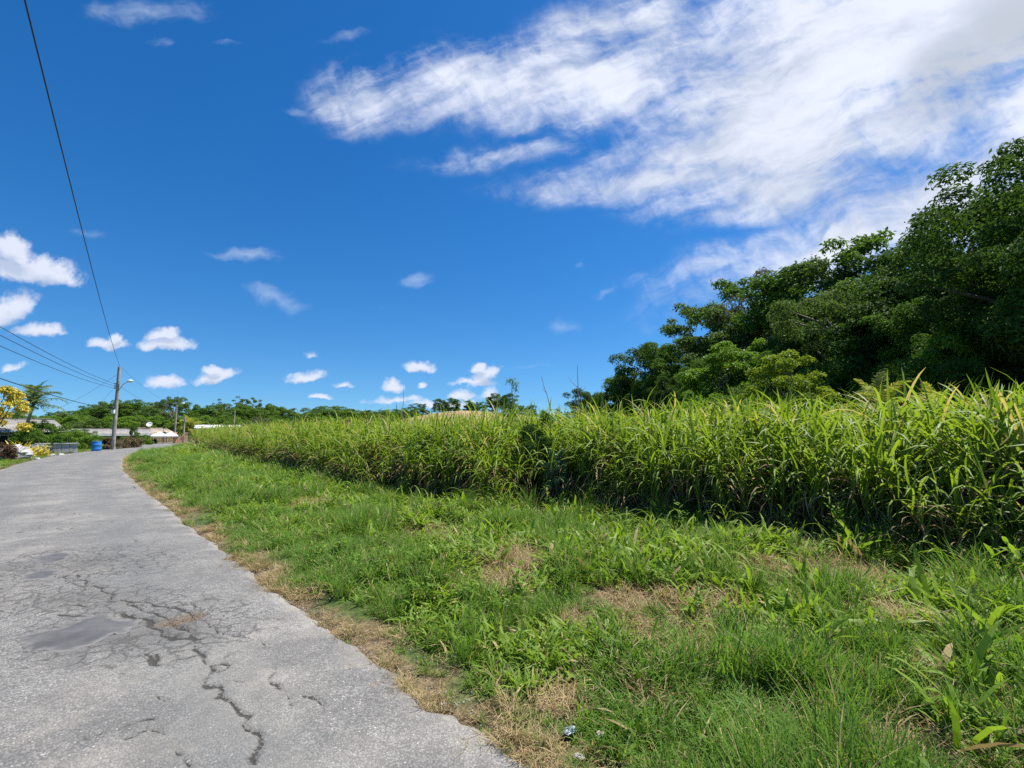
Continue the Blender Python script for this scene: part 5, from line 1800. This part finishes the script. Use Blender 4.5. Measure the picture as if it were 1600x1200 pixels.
p2, h2 = pole('lamp_pole', 'second street lamp pole before the umbrella crowned tree', 272, 692, 632, 66, .13)
lamp(p2, h2 * .93, (.8, -.6), 2.0, .5)
p3, h3 = pole('service_pole', 'thin pale pole beside the salmon gate wall', 286, 692, 650, 64, .10, 'bark_pale')
link('crossarm', Geo().box((0, 0, h3 * .9), (.9, .08, .08)).mesh('crossarm', [M['bark_pale']]), p3)
p4, h4 = pole('service_pole', 'slim far pole showing above the left end of the cane', 365, 680, 640, 84, .08, 'bark_pale')
p5, h5 = pole('service_pole', 'short thin stake like pole above the cane left of the dry bank', 427, 676, 655, 80, .05, 'bark_pale')


def wire(label, a, b, sag, r=.012):
    a = np.asarray(a, float); b = np.asarray(b, float)
    n = 40
    P = [a + (b - a) * t - np.array([0, 0, sag * 4 * t * (1 - t)]) for t in np.linspace(0, 1, n)]
    o = link('power_line', Geo().tube(P, r, 5).mesh('power_line', [M['wire']], True))
    tag(o, label, 'cable', 'overhead cables along the lane')


topP = PT + np.array([0, 0, ph + .15])
q = at_depth(48, 0, 5.6)
# run on past the viewer to the next pole, which stands behind
dirv_ = q - topP
wire('long cable sweeping overhead from the pole top to the upper left', topP, topP + dirv_ * 1.35 + np.array([0, 0, .25]), .55, .011)
for k, (py, zf, lab) in enumerate([(500, .80, 'uppermost of the three parallel cables left of the lamp pole'), (513, .775, 'middle of the three parallel cables left of the lamp pole'), (530, .75, 'lowest of the three parallel cables left of the lamp pole')]):
    a = PT + np.array([-.2, -.06, ph * zf])
    q = at_depth(0, py, 16.5)
    wire(lab, a, a + (q - a) * 1.45 + np.array([0, 0, .1]), .35, .012)
a = PT + np.array([-.15, -.1, ph * .50])
q = at_depth(0, 580, 16.5)
wire('thick telephone cable drooping to the lamp pole below the others', a, a + (q - a) * 1.4, .30, .018)
wire('thin service drop from the pole to the left gabled house', PT + np.array([-.1, 0, ph * .92]), np.array(hA.location) + np.array([2.5, 0, 3.0]), .5, .008)
wire('thin service drop from the pole to the long low house', PT + np.array([-.1, 0, ph * .79]), np.array(hB.location) + np.array([-3.5, -1.0, 3.0]), .4, .008)
L2 = np.array(p2.location)
wire('faint upper cable from the lamp pole to the second pole', topP, L2 + np.array([0, 0, h2 * .97]), .5, .008)
wire('faint lower cable from the lamp pole to the second pole', PT + np.array([.2, 0, ph * .77]), L2 + np.array([0, 0, h2 * .8]), .4, .009)
wire('faint cable from the second pole towards the thin pale pole', L2 + np.array([0, 0, h2 * .9]), np.array(p3.location) + np.array([0, 0, h3 * .92]), .2, .008)

# ------------------------------------------------------------------ things on the lawn across the road
def barrel():
    p = at(150, 710); z = hz(p[0], p[1])
    p = at_depth(150, 709, 36.5); z = hz(p[0], p[1])
    t = thing('barrel', 'blue plastic barrel standing at the roadside', 'barrel', (p[0], p[1], z))
    prof = [(.02, 0), (.27, 0), (.285, .03), (.29, .25), (.305, .28), (.305, .31), (.29, .34), (.29, .56), (.305, .59), (.305, .62), (.29, .65), (.285, .84), (.27, .88), (.25, .885)]
    V, F = lathe(prof, 28)
    link('body', Geo().add(V, F).mesh('body', [M['blue']], True), t)
    V, F = lathe([(.25, .875), (.02, .872)], 28)
    link('lid', Geo().add(V, F).mesh('lid', [M['blue']], True), t)
    V, F = lathe([(.262, .86), (.297, .86), (.297, .895), (.262, .895), (.262, .86)], 28)
    link('rim', Geo().add(V, F).mesh('rim', [M['blue']], True), t)
    for x in (-.13, .13):
        V, F = lathe([(.035, .872), (.035, .9), (.002, .9)], 10)
        link('bung', Geo().add(V + np.array([x, 0, 0]), F).mesh('bung', [M['blue']], True), t)


barrel()


def hollow_block():
    """concrete building block with two cells"""
    g = Geo(); L, Wd, Hh, th = .40, .20, .20, .035
    for y in (-Wd / 2 + th / 2, Wd / 2 - th / 2):
        g.box((0, y, Hh / 2), (L, th, Hh))
    for x in (-L / 2 + th / 2, 0, L / 2 - th / 2):
        g.box((x, 0, Hh / 2), (th, Wd - 2 * th, Hh - .004))
    return g.mesh('concrete_block', [M['concrete']])


BLK = hollow_block()


def blocks(px, base_y, dep, layout, label, seed):
    p = at_depth(px, base_y, dep); z = hz(p[0], p[1])
    r = np.random.default_rng(seed)
    a = facing(p[0], p[1])
    ca, sa = math.cos(a), math.sin(a)
    for row, n, sh in layout:
        for k in range(n):
            for dd in (0, .22):
                x = (k - (n - 1) / 2) * .42 + sh
                o = link('concrete_block', BLK, None, (p[0] + ca * x - sa * dd, p[1] + sa * x + ca * dd, z + .01 + row * .203), (0, 0, a + r.normal(0, .03)))
                tag(o, label, 'concrete block', label.split(' in ')[1])


blocks(73, 703, 33.5, [(0, 4, .1), (1, 4, .15), (2, 2, -.45)], 'grey hollow concrete block in the stepped stack beside the yellow spiky plants', 1)
blocks(103, 704, 34, [(0, 3, .0), (1, 3, -.05), (2, 3, -.05)], 'grey hollow concrete block in the square stack before the green thicket', 2)


for px, base, dep, w_, h_, sh, lab in [(73, 703, 33.5, 1.5, .42, .15, 'pale slab capping the stepped block stack'), (103, 704, 34, 1.35, .62, -.05, 'pale slab capping the square block stack'), (66, 703, 33.5, .8, .62, -.05, 'short pale slab on the upper step of the block stack')]:
    p = at_depth(px, base, dep)
    o = link('concrete_slab', Geo().box((0, .11, .04), (w_, .55, .07)).mesh('concrete_slab', [M['stone']]), None, (p[0], p[1], hz(p[0], p[1]) + h_), (0, 0, facing(p[0], p[1])))
    tag(o, lab, 'concrete slab', None)


def boulder(px, base_y, dep, s, label, seed):
    p = at_depth(px, base_y, dep); z = hz(p[0], p[1])
    bm_v = []
    n1, n2 = 12, 18
    for i in range(n1 + 1):
        th = math.pi * i / n1
        for j in range(n2):
            ph_ = 2 * math.pi * j / n2
            d = np.array([math.sin(th) * math.cos(ph_), math.sin(th) * math.sin(ph_), math.cos(th)])
            k = 1 + .28 * (float(vnoise(d[0] * 3 + d[2] * 2, d[1] * 3 - d[2], 1.0, seed)) - .5) * 2
            bm_v.append(d * k * np.array([s * .62, s * .5, s * .42]) + np.array([0, 0, s * .25]))
    F = [[i * n2 + j, (i + 1) * n2 + j, (i + 1) * n2 + (j + 1) % n2, i * n2 + (j + 1) % n2] for i in range(n1) for j in range(n2)]
    o = link('boulder', mk_mesh('boulder', bm_v, [np.array(F)], [M['stone']], None, False), None, (p[0], p[1], z), (0, 0, seed))
    tag(o, label, 'boulder', None)


boulder(22, 724, 26, 1.15, 'pale limestone boulder on the lawn by the maroon bush', 3)
boulder(6, 722, 27, .7, 'smaller pale stone behind the maroon bush', 5)
for q, (px, py, s, lab) in enumerate([(82, 713, .30, 'flat pale stone lying at the road edge left of the barrel'), (95, 712, .38, 'larger flat pale stone beside the road before the blocks'), (58, 718, .26, 'small pale stone on the lawn below the spiky plants'), (108, 711, .22, 'little white stone nearest the barrel at the road edge')]):
    boulder(px, py, at(px, py)[1], s, lab, 11 + q)


def spiky(px, base_y, dep, size, n, label, seed):
    p = at_depth(px, base_y, dep); z = hz(p[0], p[1])
    r = np.random.default_rng(seed)
    t = thing('spiky_plant', label, 'plant', (p[0], p[1], z), r.uniform(0, 6))
    vs = [mk_mesh('leaf', *(lambda vf: (vf[0], [vf[1]]))(blade(1.0, .085, a, d, 6, .3)), [M['leaf_yellow']], None, True) for a, d in ((1.2, .6), (1.0, 1.2), (.7, 1.1))]
    for k in range(n):
        s = size * r.uniform(.7, 1.1)
        off = r.normal(size=2) * size * .25
        link('leaf', vs[k % 3], t, (off[0], off[1], 0), (r.normal(0, .1), 0, r.uniform(0, 6.283)), (s,) * 3)


spiky(20, 711, 28, 1.05, 42, 'large yellow spiky leaved plant beneath the yellow tree', 1)
spiky(42, 711, 29, 1.2, 46, 'fullest yellow spiky leaved plant in front of the verandah', 2)
spiky(66, 711, 30, .85, 30, 'smaller yellow green spiky plant beside the concrete blocks', 3)

KIND['yellow'] = []
cm, ctr = crown_mesh('crown', 81, (.40, .40, .36), (0, 0, .60), 44, 5200, .042, 'leaf_yellow', flat=.6, aspect=.5, shell=.55, cl=(.12, .22))
KIND['yellow'].append((trunk_mesh('trunk', 82, .5, ctr, .02, 'bark'), cm))
cm, ctr = crown_mesh('crown', 83, (.62, .62, .45), (0, 0, .45), 22, 3600, .07, 'leaf_red', flat=.7, low=-.7)
KIND['maroon'] = [(trunk_mesh('trunk', 84, .4, ctr, .02, 'bark'), cm)]
p = at_depth(-18, 700, 27)
tree('yellow', p[0], p[1], at_depth(0, 588, 27)[2] - hz(p[0], p[1]), 'yellow_tree', 'yellow leaved ornamental tree at the left edge', 'tree', None, .9)
p = at_depth(2, 722, 25)
tree('maroon', p[0], p[1], 1.15, 'maroon_bush', 'dark maroon leaved bush beside the pale boulder', 'bush', None, .9)

for px, top, base, dep, k, v, wd, lab in [
    (60, 655, 700, 40, 'bush', 1, .8, 'green bush against the right side of the gabled house'),
    (85, 660, 700, 44, 'bush', 1, 1.1, 'mid green thicket behind the stepped block stack'),
    (112, 668, 700, 40, 'bush', 2, 1.0, 'yellowish green rounded bush left of the barrel'),
    (138, 674, 702, 41, 'bush', 2, .9, 'yellowish green bush directly behind the barrel'),
    (98, 676, 702, 37, 'bush', 1, .8, 'dark green bush behind the square block stack'),
    (52, 690, 703, 36, 'bush', 0, .8, 'dark low bush behind the fullest spiky plant'),
    (208, 660, 700, 48, 'dense', 1, .45, 'slim dark green tree right of the lamp pole'),
    (228, 682, 697, 52, 'bush', 2, .9, 'light green shrub before the tan roofed house'),
    (238, 684, 697, 56, 'bush', 1, .9, 'leafy shrub at the corner of the tan roofed house'),
    (128, 668, 700, 50, 'mass', 0, 1.0, 'dense green shrub hiding the left end of the long low house'),
    (40, 664, 700, 38, 'mass', 3, .8, 'leafy shrub beneath the coconut palm by the gabled house'),
    (222, 676, 698, 58, 'mass', 1, .8, 'bright shrub between the slim dark tree and the tan roofed house'),
    (193, 680, 700, 50, 'bush', 1, .9, 'green shrub in front of the long low house'),
    (330, 676, 696, 60, 'bush', 1, 1.0, 'green shrub where the cane meets the lane bend'),
    (312, 674, 696, 66, 'bush', 3, 1.0, 'olive shrub beneath the yellowing palm')]:
    p = at_depth(px, base, dep)
    tree(k, p[0], p[1], max(.8, at_depth(px, top, dep)[2] - hz(p[0], p[1])), 'garden_shrub', lab, 'shrub', 'shrubs of the gardens across the road', wd, v)


def hedge(pxs, base_y, dep, h, label, seed):
    a = at_depth(pxs[0], base_y, dep[0]); b = at_depth(pxs[1], base_y, dep[1])
    r = np.random.default_rng(seed)
    L = np.hypot(*(b - a)[:2]); mid_ = (a + b) / 2
    z = hz(mid_[0], mid_[1])
    t = thing('hedge', label, 'hedge', (mid_[0], mid_[1], z), math.atan2(b[1] - a[1], b[0] - a[0]))
    cm, ctr = crown_mesh('foliage', seed, (L / 2, .55, h * .5), (0, 0, h * .5), int(10 * L), 5000, .12, 'leaf_rust', flat=.8, low=-.9, cl=(.30 * .6 / (L / 2 + .5 + h * .5) * 3, .34 * .8 / (L / 2 + .5 + h * .5) * 3))
    link('foliage', cm, t)
    g = Geo()
    for k in range(int(L * 4)):
        x = -L / 2 + k / 4 + r.uniform(-.1, .1)
        g.tube([np.array([x, r.uniform(-.2, .2), 0]), np.array([x + r.normal(0, .15), r.uniform(-.3, .3), h * r.uniform(.7, 1.0)])], [.02, .008], 5, 0, False)
    link('stems', g.mesh('stems', [M['bark']], True), t)


hedge((160, 174), 703, (40, 40.5), .95, 'rust brown hedge left of the lamp pole', 91)
hedge((182, 222), 701, (40.5, 46), 1.05, 'rust brown leafy hedge right of the lamp pole', 92)

# ------------------------------------------------------------------ litter by the road edge
def crumple(name, px, py, size, mat, label, cat, seed, flat=.4):
    p = at(px, py); z = hz(p[0], p[1])
    r = np.random.default_rng(seed)
    n1, n2 = 9, 14
    V = []
    for i in range(n1 + 1):
        th = math.pi * i / n1
        for j in range(n2):
            q = 2 * math.pi * j / n2
            k = r.uniform(.55, 1.15)
            V.append([size * k * math.sin(th) * math.cos(q), size * .7 * k * math.sin(th) * math.sin(q), size * flat * (k * math.cos(th) + .9)])
    F = [[i * n2 + j, (i + 1) * n2 + j, (i + 1) * n2 + (j + 1) % n2, i * n2 + (j + 1) % n2] for i in range(n1) for j in range(n2)]
    o = link(name, mk_mesh(name, V, [np.array(F)], [M[mat]]), None, (p[0], p[1], z + .02), (0, 0, r.uniform(0, 6)))
    tag(o, label, cat)
    return o


crumple('plastic_bag', 891, 1158, .045, 'plastic_clear', 'crumpled translucent plastic bag at the grass edge', 'plastic bag', 1, .3)
crumple('paper_scrap', 938, 1163, .035, 'paper', 'small white scrap right of the crumpled plastic bag', 'litter', 2, .3)
crumple('paper_scrap', 905, 1196, .03, 'paper', 'pale scrap at the bottom below the plastic bag', 'litter', 3, .3)
crumple('fallen_leaf', 602, 1073, .035, 'straw', 'dry tan leaf lying on the asphalt edge', 'leaf', 4, .15)
crumple('fallen_leaf', 610, 1094, .018, 'straw', 'tiny dry leaf on the asphalt below the larger tan leaf', 'leaf', 5, .15)
crumple('paper_scrap', 955, 826, .06, 'paper', 'white scrap in the dead leaves under the cane', 'litter', 6, .4)
for q in range(0):
    # loose stones on the road shoulder
    i = int(RNG.integers(0, len(EDGE_R) - 1))
    pass
